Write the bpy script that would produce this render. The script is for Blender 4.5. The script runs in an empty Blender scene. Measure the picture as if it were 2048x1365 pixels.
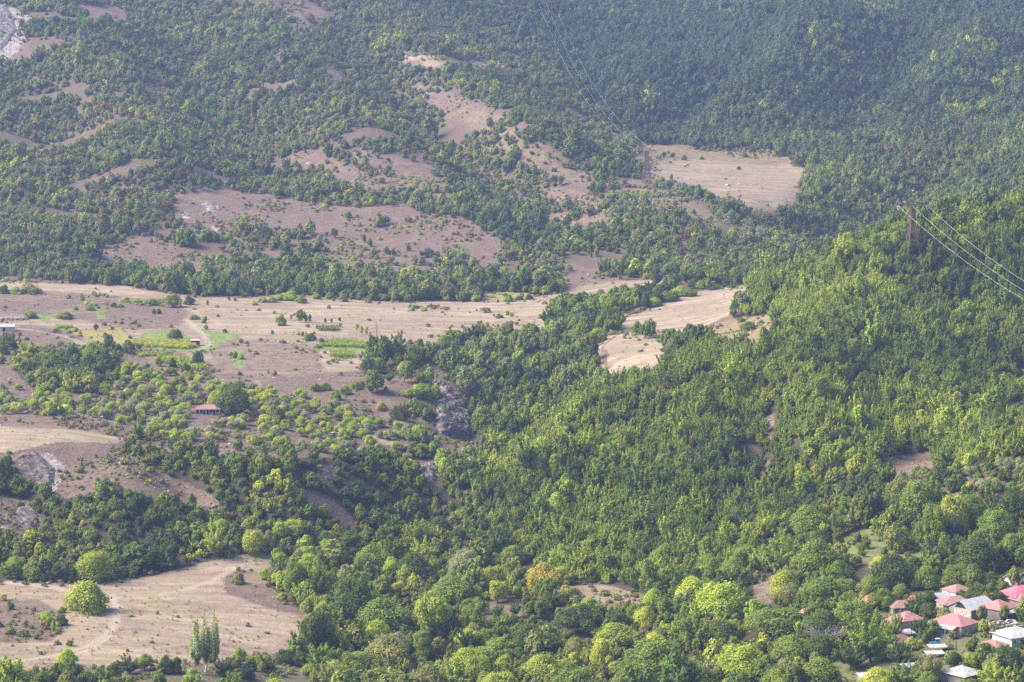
import bpy, bmesh, math, random
import numpy as np
from mathutils import Vector, Matrix, Euler

# ------------------------------------------------------------------ camera, sky, sun, exposure
scene = bpy.context.scene
COL = scene.collection
CAM_Z = 260.0
PITCH = math.radians(-7.0)
FOV = math.radians(20.0)
cam_data = bpy.data.cameras.new("camera")
cam_data.sensor_fit = 'HORIZONTAL'
cam_data.angle = FOV
cam_data.clip_start = 1.0
cam_data.clip_end = 12000.0
camera = bpy.data.objects.new("camera", cam_data)
camera.location = (0, 0, CAM_Z)
camera.rotation_euler = (math.radians(90) + PITCH, 0, 0)
COL.objects.link(camera)
scene.camera = camera

SUN_DIR = Vector((-0.74, 0.04, 0.70)).normalized()      # towards the sun: left, high
SUN_EL = math.asin(SUN_DIR.z)
SUN_AZ = math.atan2(SUN_DIR.x, SUN_DIR.y)
world = bpy.data.worlds.new("World")
scene.world = world
world.use_nodes = True
wn = world.node_tree
bg = wn.nodes['Background']
sky = wn.nodes.new('ShaderNodeTexSky')
sky.sky_type = 'NISHITA'
sky.sun_disc = False
sky.sun_elevation = SUN_EL
sky.sun_rotation = SUN_AZ
sky.altitude = 900
sky.air_density = 1.0
sky.dust_density = 2.5
sky.ozone_density = 1.0
wn.links.new(sky.outputs[0], bg.inputs['Color'])
bg.inputs['Strength'].default_value = 0.095

sun_data = bpy.data.lights.new("sun", 'SUN')
sun_data.energy = 3.0
sun_data.angle = math.radians(36.0)
sun_data.color = (1.0, 0.95, 0.87)
sun = bpy.data.objects.new("sun", sun_data)
sun.rotation_euler = SUN_DIR.to_track_quat('Z', 'Y').to_euler()
sun.location = (-400, 200, 900)
COL.objects.link(sun)

vs = scene.view_settings
vs.view_transform = 'Standard'
vs.look = 'None'
vs.gamma = 1.0
vs.use_curve_mapping = False
vs.exposure = 2.02

cy = scene.cycles
cy.max_bounces = 5
cy.diffuse_bounces = 3
cy.glossy_bounces = 2
cy.transmission_bounces = 3
cy.transparent_max_bounces = 4
cy.volume_bounces = 1
cy.use_denoising = False
cy.use_adaptive_sampling = False

# ------------------------------------------------------------------ small helpers
RNG = np.random.default_rng(7)
F_PX = 1024.0 / math.tan(FOV / 2)
CP, SP = math.cos(PITCH), math.sin(PITCH)


def ray_dir(u, v):
    a = (np.asarray(u, float) - 1024.0) / F_PX
    b = (682.5 - np.asarray(v, float)) / F_PX
    return np.stack([a, CP - b * SP, SP + b * CP], -1)


def project(x, y, z):
    x = np.asarray(x, float); y = np.asarray(y, float); z = np.asarray(z, float) - CAM_Z
    d = y * CP + z * SP
    h = -y * SP + z * CP
    return 1024.0 + F_PX * x / d, 682.5 - F_PX * h / d


def hash01(ix, iy, seed):
    n = (ix.astype(np.int64) * 374761393 + iy.astype(np.int64) * 668265263 + int(seed) * 974711) & 0xffffffff
    n = ((n ^ (n >> 13)) * 1274126177) & 0xffffffff
    n = (n ^ (n >> 16)) & 0xffffffff
    return n / 4294967295.0


def vnoise(x, y, scale, seed=0):
    x = np.asarray(x, float) / scale; y = np.asarray(y, float) / scale
    ix = np.floor(x); iy = np.floor(y)
    fx = x - ix; fy = y - iy
    fx = fx * fx * (3 - 2 * fx); fy = fy * fy * (3 - 2 * fy)
    ix = ix.astype(np.int64); iy = iy.astype(np.int64)
    a = hash01(ix, iy, seed); b = hash01(ix + 1, iy, seed)
    c = hash01(ix, iy + 1, seed); d = hash01(ix + 1, iy + 1, seed)
    return (a + (b - a) * fx) * (1 - fy) + (c + (d - c) * fx) * fy


def fbm(x, y, scale, seed=0, oct=4, gain=0.5):
    t = 0; amp = 1.0; s = 0
    for k in range(oct):
        t = t + amp * (vnoise(x, y, scale / 2 ** k, seed + 17 * k) - 0.5); s += amp * 0.5
        amp *= gain
    return t / s


# ------------------------------------------------------------------ terrain heights
# ground seen in the photo: pixel (of 2048 x 1365) and horizontal distance from the camera in metres
GROUND = """
-200 1365 905; 0 1365 905; 300 1365 905; 600 1365 930; 900 1365 960; 1200 1365 950; 1500 1365 915; 1800 1365 880; 2048 1365 870; 2250 1365 870
0 1330 925; 300 1330 930; 600 1330 958
-200 1240 985; 0 1240 985; 300 1240 990; 600 1240 1005; 800 1240 1030; 1000 1240 1025; 1300 1240 1000; 1600 1240 960; 1800 1240 945; 2048 1240 932; 2250 1240 930
-200 1140 1060; 0 1140 1060; 300 1140 1070; 520 1140 1072; 700 1140 1098; 900 1140 1110; 1100 1140 1095; 1300 1140 1085; 1500 1140 1050; 1700 1140 1020; 1900 1140 1010; 2048 1140 1000; 2250 1140 990
0 1040 1105; 300 1040 1110; 600 1040 1130; 700 1040 1160; 850 1040 1190; 1000 1040 1160; 1200 1040 1150; 1400 1040 1140; 1560 1050 1120; 1700 1040 1095; 1900 1040 1065; 2048 1040 1050; 2250 1040 1040
0 960 1140; 300 960 1145; 600 960 1160; 800 960 1200; 880 960 1260; 1000 960 1210; 1200 960 1190; 1400 960 1180; 1570 960 1168; 1800 965 1150; 1950 970 1085; 2048 970 1075; 2250 960 1070
1880 968 1108; 1950 920 1110; 2048 862 1112; 2250 740 1120; 2048 840 1238; 2250 800 1262
0 890 1165; 100 890 1168; 300 890 1195; 600 890 1235; 800 890 1290; 860 880 1295; 950 890 1330; 1100 890 1265; 1400 890 1215; 1700 890 1190; 1900 890 1192
-200 840 1235; 0 840 1235; 200 840 1250; 400 840 1290; 600 840 1310; 800 840 1330; 890 840 1335; 980 840 1380; 1100 840 1320; 1200 840 1290; 1400 840 1245; 1700 840 1215; 2000 835 1232
-200 760 1350; 0 760 1350; 200 760 1370; 400 760 1385; 600 760 1390; 800 760 1395; 860 760 1390; 950 760 1440; 1050 760 1450; 1150 760 1400; 1250 760 1352; 1400 760 1290; 1600 760 1260; 1800 760 1262; 2048 760 1305; 2250 760 1335
500 740 1412; 1220 740 1372
-200 690 1470; 0 690 1470; 300 690 1480; 600 690 1485; 800 690 1490; 900 690 1500; 1000 690 1510; 1100 690 1490; 1200 690 1432; 1320 690 1405; 1500 690 1335; 1700 690 1300; 2048 690 1350; 2250 690 1400
-200 640 1570; 0 640 1570; 300 640 1580; 600 640 1590; 900 640 1600; 1100 640 1590; 1240 650 1520; 1400 640 1490; 1520 650 1440; 1700 640 1342; 2048 640 1395; 2250 640 1440
-200 600 1660; 0 600 1660; 300 600 1680; 600 600 1690; 900 600 1700; 1100 600 1680; 1300 600 1600; 1450 600 1570; 1700 600 1385; 2048 600 1425; 2250 600 1465
-200 570 1740; 0 570 1740; 300 570 1750; 600 570 1760; 900 570 1760; 1100 570 1750; 1300 570 1700; 1450 572 1650; 1510 600 1530
1560 572 1490; 1620 548 1465; 1710 524 1438; 1800 508 1424; 1900 492 1440; 2048 460 1480; 2250 430 1520
1850 560 1412; 2048 530 1445
1620 560 1640; 1800 530 1660; 2048 490 1720
1500 545 1800; 1650 515 1890; 1800 480 1960; 2048 400 1970; 2250 370 1950
-200 540 1800; 0 540 1800; 300 540 1810; 600 540 1810; 900 540 1810; 1200 540 1800; 1400 540 1790
-200 480 1870; 0 480 1870; 300 480 1880; 600 480 1890; 900 480 1890; 1200 480 1880; 1400 480 1880; 1550 480 1910; 1700 480 1930
-200 400 1970; 0 400 1970; 300 400 1980; 600 400 2000; 900 400 2000; 1200 400 1990; 1400 400 2010; 1600 400 2040; 1800 400 2060
1300 300 2270; 1580 318 2240; 1300 380 2060; 1600 345 2180; 1590 410 2030; 1500 420 2000
-200 300 2110; 0 300 2110; 300 300 2130; 600 300 2140; 900 300 2150; 1100 300 2160; 1750 300 2260; 1900 300 2200; 2048 290 2130; 2250 250 2130
1900 340 2120; 2048 330 2060
-200 200 2260; 0 200 2260; 300 200 2280; 600 200 2300; 900 200 2340; 1100 200 2400; 1300 200 2500; 1500 200 2480; 1700 200 2440; 2048 200 2380; 2250 200 2380
-200 100 2400; 0 100 2400; 300 100 2450; 600 100 2500; 900 100 2580; 1100 100 2680; 1300 100 2760; 1450 100 2770; 1600 100 2640; 1800 100 2580; 2048 100 2560; 2250 100 2560
-200 0 2530; 0 0 2530; 300 0 2620; 600 0 2700; 900 0 2820; 1200 0 2990; 1400 0 3060; 1600 0 2900; 1750 0 2820; 2048 0 2800; 2250 0 2800
-200 -150 2760; 300 -150 2850; 600 -150 2960; 1200 -150 3340; 1800 -150 3120; 2250 -150 3080
"""
_c = []
for _line in GROUND.strip().splitlines():
    for _it in _line.split(';'):
        _c.append([float(q) for q in _it.split()])
_c = np.array(_c)
_d = ray_dir(_c[:, 0], _c[:, 1])
_t = _c[:, 2] / _d[:, 1]
CTRL = np.stack([_d[:, 0] * _t, _c[:, 2], CAM_Z + _d[:, 2] * _t], -1)
# the near slope below the camera (out of the frame) and the far rim
_near = [(sx * (60 + 0.2 * yy), yy, CAM_Z - 10 - 0.262 * yy + 0.00002 * yy * yy) for yy in (0, 150, 300, 450, 600, 740) for sx in (-1, 0, 1)]
_far = [(x, 3700.0, CAM_Z + 95.0) for x in (-850, -400, 0, 400, 850)]
CTRL = np.vstack([CTRL, _near, _far])


def _phi(r2):
    return 0.5 * r2 * np.log(r2 + 1e-9)


_S = 1000.0
_P = CTRL[:, :2] / _S
_n = len(_P)
_K = _phi(((_P[:, None, :] - _P[None, :, :]) ** 2).sum(-1)) + np.eye(_n) * 2.0e-5
_A = np.zeros((_n + 3, _n + 3))
_A[:_n, :_n] = _K
_A[:_n, _n] = 1; _A[:_n, _n + 1:] = _P
_A[_n:, :_n] = _A[:_n, _n:].T
_w = np.linalg.solve(_A, np.concatenate([CTRL[:, 2], np.zeros(3)]))


def _tps(x, y):
    x = np.asarray(x).ravel() / _S; y = np.asarray(y).ravel() / _S
    out = np.empty(len(x))
    for i in range(0, len(x), 20000):
        xs, ys = x[i:i + 20000], y[i:i + 20000]
        r2 = (xs[:, None] - _P[None, :, 0]) ** 2 + (ys[:, None] - _P[None, :, 1]) ** 2
        out[i:i + 20000] = _phi(r2) @ _w[:_n] + _w[_n] + _w[_n + 1] * xs + _w[_n + 2] * ys
    return out


GX0, GX1, GY0, GY1, GS = -1010.0, 1010.0, -40.0, 3760.0, 10.0
_gx = np.arange(GX0, GX1 + 1, GS); _gy = np.arange(GY0, GY1 + 1, GS)
_GX, _GY = np.meshgrid(_gx, _gy)
_coarse = _tps(_GX, _GY).reshape(_GX.shape)


def _bil(G, x, y, x0, y0, s):
    fx = np.clip((np.asarray(x, float) - x0) / s, 0, G.shape[1] - 1.001)
    fy = np.clip((np.asarray(y, float) - y0) / s, 0, G.shape[0] - 1.001)
    ix = fx.astype(int); iy = fy.astype(int)
    fx = fx - ix; fy = fy - iy
    return ((G[iy, ix] * (1 - fx) + G[iy, ix + 1] * fx) * (1 - fy)
            + (G[iy + 1, ix] * (1 - fx) + G[iy + 1, ix + 1] * fx) * fy)


# finer height table with relief: gullies on the slopes, little on the fields
HS = 2.5
_fx = np.arange(GX0, GX1 - 9, HS); _fy = np.arange(GY0, GY1 - 9, HS)
_FX, _FY = np.meshgrid(_fx, _fy)
_fine = _bil(_coarse, _FX, _FY, GX0, GY0, GS)
for _ in range(3):                                            # smooth the facets of the coarse table
    _fine[1:-1, 1:-1] = (_fine[:-2, 1:-1] + _fine[2:, 1:-1] + _fine[1:-1, :-2] + _fine[1:-1, 2:] + 2 * _fine[1:-1, 1:-1]) / 6
_gyy, _gxx = np.gradient(_fine, HS)
SLOPE = np.hypot(_gxx, _gyy)
_rel = np.clip((SLOPE - 0.10) / 0.35, 0, 1) * np.clip((_FY - 900) / 300, 0, 1)
_fine = _fine + _rel * np.clip((_FY - 1750) / 300, 0, 1) * fbm(_FX * 1.25, _FY * 0.8, 190, 13, 2) * 9.0
_fine = _fine + _rel * (fbm(_FX, _FY, 85, 3, 3) * 5.5 + fbm(_FX, _FY, 26, 5, 2) * 1.3) + fbm(_FX, _FY, 38, 9, 3) * 0.35
HTAB = _fine


def height(x, y):
    return _bil(HTAB, x, y, GX0, GY0, HS)




def ground_at(u, v, y0=760.0, y1=3600.0):
    """Where the line of sight through photo pixel (u, v) first meets the ground: world x, y, z."""
    u = np.atleast_1d(np.asarray(u, float)); v = np.atleast_1d(np.asarray(v, float))
    d = ray_dir(u, v)
    ys = np.arange(y0, y1, 3.0)
    t = ys[None, :] / d[:, 1:2]
    X = d[:, 0:1] * t; Z = CAM_Z + d[:, 2:3] * t
    below = Z - height(X, np.broadcast_to(ys, X.shape)) < 0
    hit = below.argmax(1); hit[~below.any(1)] = len(ys) - 1
    lo = ys[np.maximum(hit - 1, 0)].copy(); hi = ys[hit].copy()
    for _ in range(18):
        m = (lo + hi) / 2; tm = m / d[:, 1]
        under = CAM_Z + d[:, 2] * tm < height(d[:, 0] * tm, m)
        hi = np.where(under, m, hi); lo = np.where(under, lo, m)
    tm = hi / d[:, 1]
    x = d[:, 0] * tm
    return np.stack([x, hi, height(x, hi)], -1)


def G1(u, v):
    return Vector(ground_at(u, v)[0])


def px_size(y):
    """metres per photo pixel at distance y"""
    return y / F_PX / CP


# gullies (-) and ribs (+) on the slopes: course in the photo, depth and half-width in metres
FOLDS = [("1545 700; 1500 770; 1525 860; 1500 905; 1555 950; 1572 1030", -6, 15), ("1720 600; 1745 720; 1800 840; 1830 930", -7, 20), ("1385 770; 1310 880; 1240 1000; 1190 1090", -5, 15), ("1450 720; 1400 830; 1360 960; 1350 1080", 4, 15),
         ("1640 640; 1620 760; 1660 880; 1690 940", 4, 16), ("1230 790; 1120 900; 1040 1010", 4, 14), ("1290 800; 1190 930; 1110 1060", -4, 12), ("1880 560; 1930 680; 1990 800", -5, 18), ("1980 500; 2020 640; 2070 760", 4, 18),
         ("1500 100; 1420 180; 1330 240; 1262 272", -26, 46), ("1720 20; 1600 110; 1490 200; 1420 255", 21, 48), ("1960 310; 1800 370; 1680 430; 1570 480", -18, 34), ("1120 0; 1180 110; 1235 240", -8, 30), ("1850 60; 1760 180; 1680 290", -17, 40), ("1990 60; 1900 180; 1840 270", 16, 42),
         ("120 20; 200 190; 300 330; 330 390", 11, 38), ("330 20; 400 160; 520 290; 640 380", -12, 34), ("560 60; 660 200; 800 340", 7, 34), ("760 20; 860 160; 1000 250; 1130 330", 13, 34), ("700 30; 780 160; 920 280; 1080 390; 1200 470", -13, 30), ("80 180; 130 330; 180 450", -7, 34), ("20 940; 60 1000; 100 1080", -3, 9),
         ("330 930; 420 1010; 470 1090", -4, 10), ("560 920; 640 1000; 720 1080", -4, 11), ("230 920; 250 1010; 240 1100", 3, 12), ("460 920; 560 1010; 640 1080", 3, 11)]
_add = np.zeros_like(HTAB)
for _pts, _dep, _wid in FOLDS:
    _q = np.array([[float(c) for c in p.split()] for p in _pts.split(';')])
    _s = np.linspace(0, len(_q) - 1, 30); _i = np.minimum(_s.astype(int), len(_q) - 2); _f = (_s - _i)[:, None]
    _q = _q[_i] * (1 - _f) + _q[_i + 1] * _f
    _w = ground_at(_q[:, 0], _q[:, 1])[:, :2]
    _keep = np.concatenate([[True], np.hypot(*np.diff(_w, axis=0).T) < 90])
    _w = _w[_keep]
    _lo = _w.min(0) - 3 * _wid; _hi = _w.max(0) + 3 * _wid
    _a, _b = int((_lo[0] - GX0) / HS), int((_hi[0] - GX0) / HS); _c2, _d2 = int((_lo[1] - GY0) / HS), int((_hi[1] - GY0) / HS)
    _a, _c2 = max(_a, 0), max(_c2, 0)
    _X, _Y = _FX[_c2:_d2, _a:_b], _FY[_c2:_d2, _a:_b]
    _dm = np.full(_X.shape, 1e9); _tp = np.zeros(_X.shape)
    for _k in range(len(_w) - 1):
        _e = _w[_k + 1] - _w[_k]; _t = np.clip(((_X - _w[_k, 0]) * _e[0] + (_Y - _w[_k, 1]) * _e[1]) / max(_e @ _e, 1e-6), 0, 1)
        _dd = np.hypot(_X - _w[_k, 0] - _t * _e[0], _Y - _w[_k, 1] - _t * _e[1])
        _r = (_k + _t) / max(1, len(_w) - 1)
        _tp = np.where(_dd < _dm, _r, _tp); _dm = np.minimum(_dm, _dd)
    _add[_c2:_d2, _a:_b] += 1.45 * _dep * np.exp(-(_dm / _wid) ** 2) * np.clip(np.minimum(_tp, 1 - _tp) * 5, 0, 1)
for _ in range(4):
    _add[1:-1, 1:-1] = (_add[:-2, 1:-1] + _add[2:, 1:-1] + _add[1:-1, :-2] + _add[1:-1, 2:] + 2 * _add[1:-1, 1:-1]) / 6
HTAB = HTAB + _add

# ------------------------------------------------------------------ what grows where (traced on the ground through the photo)
MU0, MV0, MW, MH = -300, -300, 1330, 960            # half-resolution maps, photo pixels from -300


def _raster(pts):
    """polygon "u v; u v; ..." -> 0..1 map"""
    P = np.array([[float(q) for q in p.split()] for p in pts.split(';')])
    X = (P[:, 0] - MU0) / 2 - 0.5; Y = (P[:, 1] - MV0) / 2 - 0.5
    x0, x1 = int(max(0, X.min() - 1)), int(min(MW, X.max() + 2))
    y0, y1 = int(max(0, Y.min() - 1)), int(min(MH, Y.max() + 2))
    gx, gy = np.meshgrid(np.arange(x0, x1), np.arange(y0, y1))
    ins = np.zeros(gx.shape, bool)
    n = len(X)
    for i in range(n):
        j = (i + 1) % n
        c = (Y[i] > gy) != (Y[j] > gy)
        if not c.any():
            continue
        with np.errstate(divide='ignore', invalid='ignore'):
            xi = (X[j] - X[i]) * (gy - Y[i]) / (Y[j] - Y[i]) + X[i]
        ins ^= c & (gx < xi)
    m = np.zeros((MH, MW)); m[y0:y1, x0:x1] = ins
    return m


def _blur(m, k):
    for _ in range(k):
        p = np.pad(m, 1, mode='edge')
        m = (p[:-2, 1:-1] + p[2:, 1:-1] + p[1:-1, :-2] + p[1:-1, 2:] + 2 * p[1:-1, 1:-1]) / 6
    return m


CH = {k: np.full((MH, MW), v) for k, v in dict(dens=1.0, straw=0.0, green=0.0, rock=0.0, yellow=0.0, scrub=0.0, soil=0.0).items()}
ZONE = np.zeros((MH, MW), np.int8)


def area(pts, soft=2, **ch):
    m = _blur(_raster(pts), soft)
    for k, v in ch.items():
        CH[k] = CH[k] * (1 - m) + v * m


def zone(z, pts):
    ZONE[_raster(pts) > 0.5] = z


# woods: 0 left mountainside, 1 far right mountain, 2 spur, 3 scarp of the near bank, 4 ravine, 5 valley floor, 6 wood between the fields
zone(1, "1010 -300; 1060 60; 1150 190; 1270 275; 1290 300; 1420 385; 1560 430; 1600 500; 1520 545; 1560 570; 1700 600; 2400 600; 2400 -300")
zone(3, "-300 870; 60 890; 300 880; 560 905; 760 895; 860 900; 880 960; 790 1040; 690 1090; 560 1110; 300 1165; -300 1180")
zone(3, "-300 680; 240 680; 440 700; 520 760; 760 760; 880 800; 880 880; 560 905; 300 880; -300 880")
zone(4, "720 700; 900 660; 1110 650; 1200 690; 1215 745; 1330 720; 1180 800; 1060 870; 960 930; 930 1000; 870 960; 880 880; 930 860; 860 720")
zone(5, "-300 1120; 300 1165; 560 1105; 690 1080; 790 1040; 880 960; 960 990; 1000 1070; 1160 1190; 1300 1190; 1480 1130; 1575 1050; 1640 960; 1760 965; 1880 955; 2060 840; 2400 700; 2400 1700; -300 1700")
zone(2, "1440 690; 1545 680; 1480 640; 1500 575; 1600 525; 1800 470; 2060 420; 2400 380; 2400 700; 2060 840; 1880 955; 1760 965; 1640 960; 1575 1050; 1480 1130; 1300 1190; 1160 1190; 1000 1070; 950 980; 960 930; 1060 870; 1180 800; 1330 720")
zone(2, "2048 842; 2200 760; 2200 960; 2048 950; 1880 960")
zone(6, "1090 600; 1150 590; 1300 570; 1400 548; 1440 560; 1400 585; 1340 605; 1240 650; 1220 670; 1170 675; 1090 670")

# plateau fields
area("-300 540; -50 560; 120 566; 250 572; 330 588; 420 597; 560 590; 640 592; 760 602; 900 602; 1000 603; 1100 590; 1135 576; 1240 562; 1345 556; 1420 546; 1440 556; 1330 572; 1240 586; 1130 598; 1095 615; 1105 645; 1100 660; 1070 668; 960 662; 920 672; 860 682; 800 698; 752 742; 700 744; 640 747; 520 752; 440 747; 400 722; 330 702; 270 692; 220 702; 130 692; 60 702; -50 722; -300 740",
     dens=0.0, straw=0.62, scrub=0.06, soil=0.3)
area("-300 585; 60 600; 240 596; 330 600; 380 620; 360 650; 270 660; 160 640; 60 630; -300 640", 4, straw=0.25, soil=0.6, scrub=0.12)
area("-50 572; 60 578; 200 588; 330 602; 420 606; 330 612; 200 605; 80 600; -50 600", 3, straw=0.35, yellow=0.25, scrub=0.45)
area("0 565; 120 569; 250 576; 330 590; 230 589; 120 581; 0 576", 1, straw=0.95, scrub=0.0, yellow=0.0, soil=0.0)
area("400 640; 470 632; 560 640; 700 660; 690 672; 560 664; 440 665; 380 660", 2, straw=0.95, soil=0.0)
area("760 602; 900 605; 1000 606; 1100 600; 1100 640; 960 640; 800 640; 560 640; 440 630; 600 606", 3, straw=0.85, soil=0.1)
area("760 660; 900 655; 1000 640; 900 690; 800 700; 752 735", 3, straw=0.9, soil=0.0)
area("410 690; 560 685; 640 690; 700 720; 640 745; 520 752; 440 742", 4, straw=0.4, soil=0.5, scrub=0.16)
area("640 700; 740 702; 745 738; 650 742; 630 720", 1, straw=0.8, green=0.15, soil=0.0)
area("640 672; 745 670; 752 700; 680 700", 1, straw=0.6, green=0.3)
area("-50 660; 60 650; 160 665; 170 685; 60 700; -50 715", 3, straw=0.2, soil=0.8, scrub=0.15)
# green and yellow plots
area("285 675; 300 665; 345 658; 365 668; 380 678; 395 690; 340 692; 288 690", 1, green=0.95, straw=0.0, soil=0.0)
area("268 678; 385 684; 398 700; 395 708; 320 702; 262 694", 1, green=0.8, yellow=0.3, straw=0.1, soil=0.0)
area("265 705; 340 710; 400 722; 430 745; 380 748; 320 730; 270 712", 2, green=0.55, yellow=0.45, straw=0.1, soil=0.0)
area("170 660; 240 655; 262 672; 268 695; 225 695; 190 685; 130 665", 2, yellow=0.75, green=0.2, straw=0.2)
area("400 660; 445 662; 480 668; 480 680; 440 690; 410 708; 395 705; 410 690; 420 676; 400 668", 2, green=0.8, straw=0.1, soil=0.0)
area("480 664; 560 666; 640 674; 620 680; 560 678; 480 680", 4, green=0.35)
area("465 690; 480 700; 490 725; 485 740; 470 735; 460 715", 2, green=0.8, soil=0.0)
area("60 630; 110 620; 200 612; 230 616; 150 628; 90 636", 3, green=0.5)
area("70 645; 90 630; 105 632; 100 645", 1, green=0.8); area("190 622; 208 620; 210 640; 195 636", 1, green=0.8)
area("380 645; 400 655; 412 664; 400 664; 384 655", 2, green=0.6)
area("15 720; 60 706; 66 714; 30 728", 2, green=0.7); area("110 655; 150 657; 146 661; 112 659", 1, green=0.8)
area("960 588; 1000 584; 1060 586; 1070 594; 1020 602; 962 602", 1, yellow=0.9, straw=0.1, dens=0.0)
area("640 690; 700 685; 745 695; 742 703; 660 702; 632 696", 1, green=0.7)
area("1000 618; 1060 616; 1060 624; 990 626", 3, green=0.35)
area("850 608; 900 610; 890 622; 820 622; 818 610", 3, yellow=0.3, scrub=0.4)
# fields on the right of the ravine head
area("1240 660; 1238 640; 1330 606; 1345 590; 1400 580; 1500 570; 1512 578; 1490 592; 1462 632; 1400 658; 1380 674; 1325 672; 1290 662", 1, dens=0.0, straw=0.95, soil=0.0)
area("1178 682; 1230 664; 1325 684; 1330 700; 1322 732; 1285 750; 1250 760; 1210 748", 1, dens=0.0, straw=0.9, scrub=0.02)
area("1395 665; 1440 645; 1480 633; 1542 630; 1548 655; 1538 680; 1470 690; 1430 680", 2, dens=0.0, straw=0.45, yellow=0.45, scrub=0.2)
# meadow with the cattle
area("1276 288; 1380 292; 1500 300; 1585 312; 1585 328; 1625 345; 1606 372; 1590 430; 1540 426; 1470 412; 1420 398; 1370 372; 1320 366; 1278 350", 1, dens=0.0, straw=0.62, soil=0.35)
area("1280 288; 1380 292; 1500 300; 1580 314; 1560 332; 1400 318; 1330 326; 1290 345", 2, straw=0.3, yellow=0.4, scrub=0.35)
# openings on the left mountainside
area("335 392; 420 380; 520 390; 600 405; 700 412; 800 412; 860 432; 960 452; 1002 482; 1012 518; 960 526; 915 500; 850 485; 760 482; 700 472; 640 458; 560 455; 500 446; 430 448; 350 425", 2, dens=0.05, soil=1.0, scrub=0.42)
area("430 450; 560 458; 700 475; 850 490; 910 510; 880 550; 760 540; 600 520; 480 500; 420 470", 3, dens=0.42, soil=0.9, scrub=0.6)
area("210 492; 260 465; 330 480; 395 506; 410 542; 370 552; 300 534; 225 512", 2, dens=0.05, soil=1.0, scrub=0.3)
area("160 2; 200 8; 255 26; 248 36; 180 42; 165 20", 1, dens=0.0, soil=0.7, straw=0.3, scrub=0.1)
area("560 20; 620 14; 665 40; 610 44", 2, dens=0.25, soil=0.6, straw=0.3, scrub=0.4)
area("805 108; 900 116; 1025 128; 1022 142; 940 137; 860 132; 815 126", 1, dens=0.12, straw=0.6, soil=0.3, scrub=0.3)
area("805 150; 850 166; 930 195; 980 218; 1045 243; 1085 262; 1040 256; 980 246; 910 222; 850 200; 810 172", 3, dens=0.38, soil=0.8, rock=0.1, scrub=0.7)
area("640 122; 710 148; 720 166; 660 165", 1, dens=0.05, soil=0.9, scrub=0.2)
area("540 108; 580 112; 590 125; 550 124", 2, dens=0.2, soil=0.8, scrub=0.3)
area("265 166; 300 168; 350 180; 345 190; 300 188", 1, dens=0.05, soil=0.9); area("180 98; 240 100; 280 112; 230 110", 1, dens=0.15, soil=0.8, scrub=0.3)
area("565 312; 640 308; 705 330; 765 366; 725 378; 680 352; 620 332", 1, dens=0.08, soil=0.9, scrub=0.25)
area("700 292; 780 298; 860 308; 885 336; 800 342; 720 322", 2, dens=0.3, straw=0.3, yellow=0.2, soil=0.4, scrub=0.6)
area("740 338; 850 345; 920 380; 900 400; 800 380", 3, dens=0.35, yellow=0.3, straw=0.3, soil=0.3, scrub=0.6)
area("1032 300; 1085 318; 1080 330; 1036 314", 1, dens=0.0, soil=0.9)
area("1108 530; 1150 530; 1205 556; 1240 566; 1130 582; 1115 560", 1, dens=0.05, soil=0.9, scrub=0.15)
area("880 215; 1000 228; 1160 330; 1290 362; 1440 430; 1500 465; 1450 470; 1300 410; 1150 372; 1000 300", 5, dens=0.45, straw=0.3, yellow=0.35, soil=0.3, scrub=0.7)
area("1086 376; 1160 382; 1205 402; 1190 418; 1105 402", 2, dens=0.08, straw=0.3, soil=0.6, scrub=0.3)
area("1275 375; 1350 382; 1420 415; 1430 440; 1380 425; 1290 400", 2, dens=0.15, soil=0.8, scrub=0.4)
area("1085 432; 1220 428; 1235 458; 1120 460", 3, dens=0.2, soil=0.6, straw=0.3, scrub=0.5)
area("1345 460; 1375 500; 1370 520; 1350 490", 3, dens=0.3, soil=0.6, scrub=0.4)
area("-50 0; 40 15; 62 40; 55 75; 20 115; -50 130", 2, dens=0.05, rock=0.55, soil=0.6, scrub=0.3)
area("-50 60; 30 60; 60 110; -50 140", 2, dens=0.3)
area("590 240; 700 235; 760 255; 700 262; 600 255", 4, dens=0.7, soil=0.7, scrub=0.4)
area("840 60; 880 65; 885 78; 845 76", 2, dens=0.1, straw=0.4, soil=0.5)
area("1130 225; 1180 235; 1180 262; 1140 262", 3, dens=0.4, soil=0.8, scrub=0.4)
area("360 420; 380 424; 384 434; 365 432", 1, rock=0.9); area("405 402; 432 410; 438 422; 410 416", 1, rock=0.85); area("424 448; 446 452; 434 466", 1, rock=0.8)
# near bank: bench, orchard, terraces
area("-300 830; 60 838; 150 858; 265 880; 232 890; 120 886; 20 906; -300 910", 1, dens=0.0, straw=0.8, soil=0.2)
area("-300 740; 60 702; 130 692; 230 702; 330 705; 420 722; 440 747; 520 752; 640 747; 740 745; 860 735; 875 800; 880 850; 800 885; 760 905; 560 905; 300 890; 150 860; -300 838", 2,
     dens=0.10, soil=0.60, straw=0.28, green=0.16, scrub=0.36)
area("30 700; 130 690; 235 690; 250 750; 225 790; 60 785; 30 740", 4, dens=0.62, scrub=0.6, straw=0.1)
area("700 725; 760 690; 830 690; 900 665; 960 670; 905 760; 860 740; 740 760", 3, dens=0.65, scrub=0.5)
area("740 760; 860 760; 900 800; 830 800; 740 790", 3, dens=0.35, scrub=0.5, soil=0.6)
area("760 800; 850 800; 880 850; 800 830", 3, dens=0.3, soil=0.8, straw=0.1, scrub=0.3)
area("860 700; 905 690; 925 712; 880 712", 1, dens=0.0, soil=0.8, scrub=0.2)
area("840 720; 880 735; 935 800; 950 860; 900 870; 860 820; 855 760", 1, dens=0.06, soil=0.8, scrub=0.35)
area("862 858; 955 858; 966 900; 905 912; 862 896", 2, dens=0.04, soil=0.8, scrub=0.5)
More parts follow.
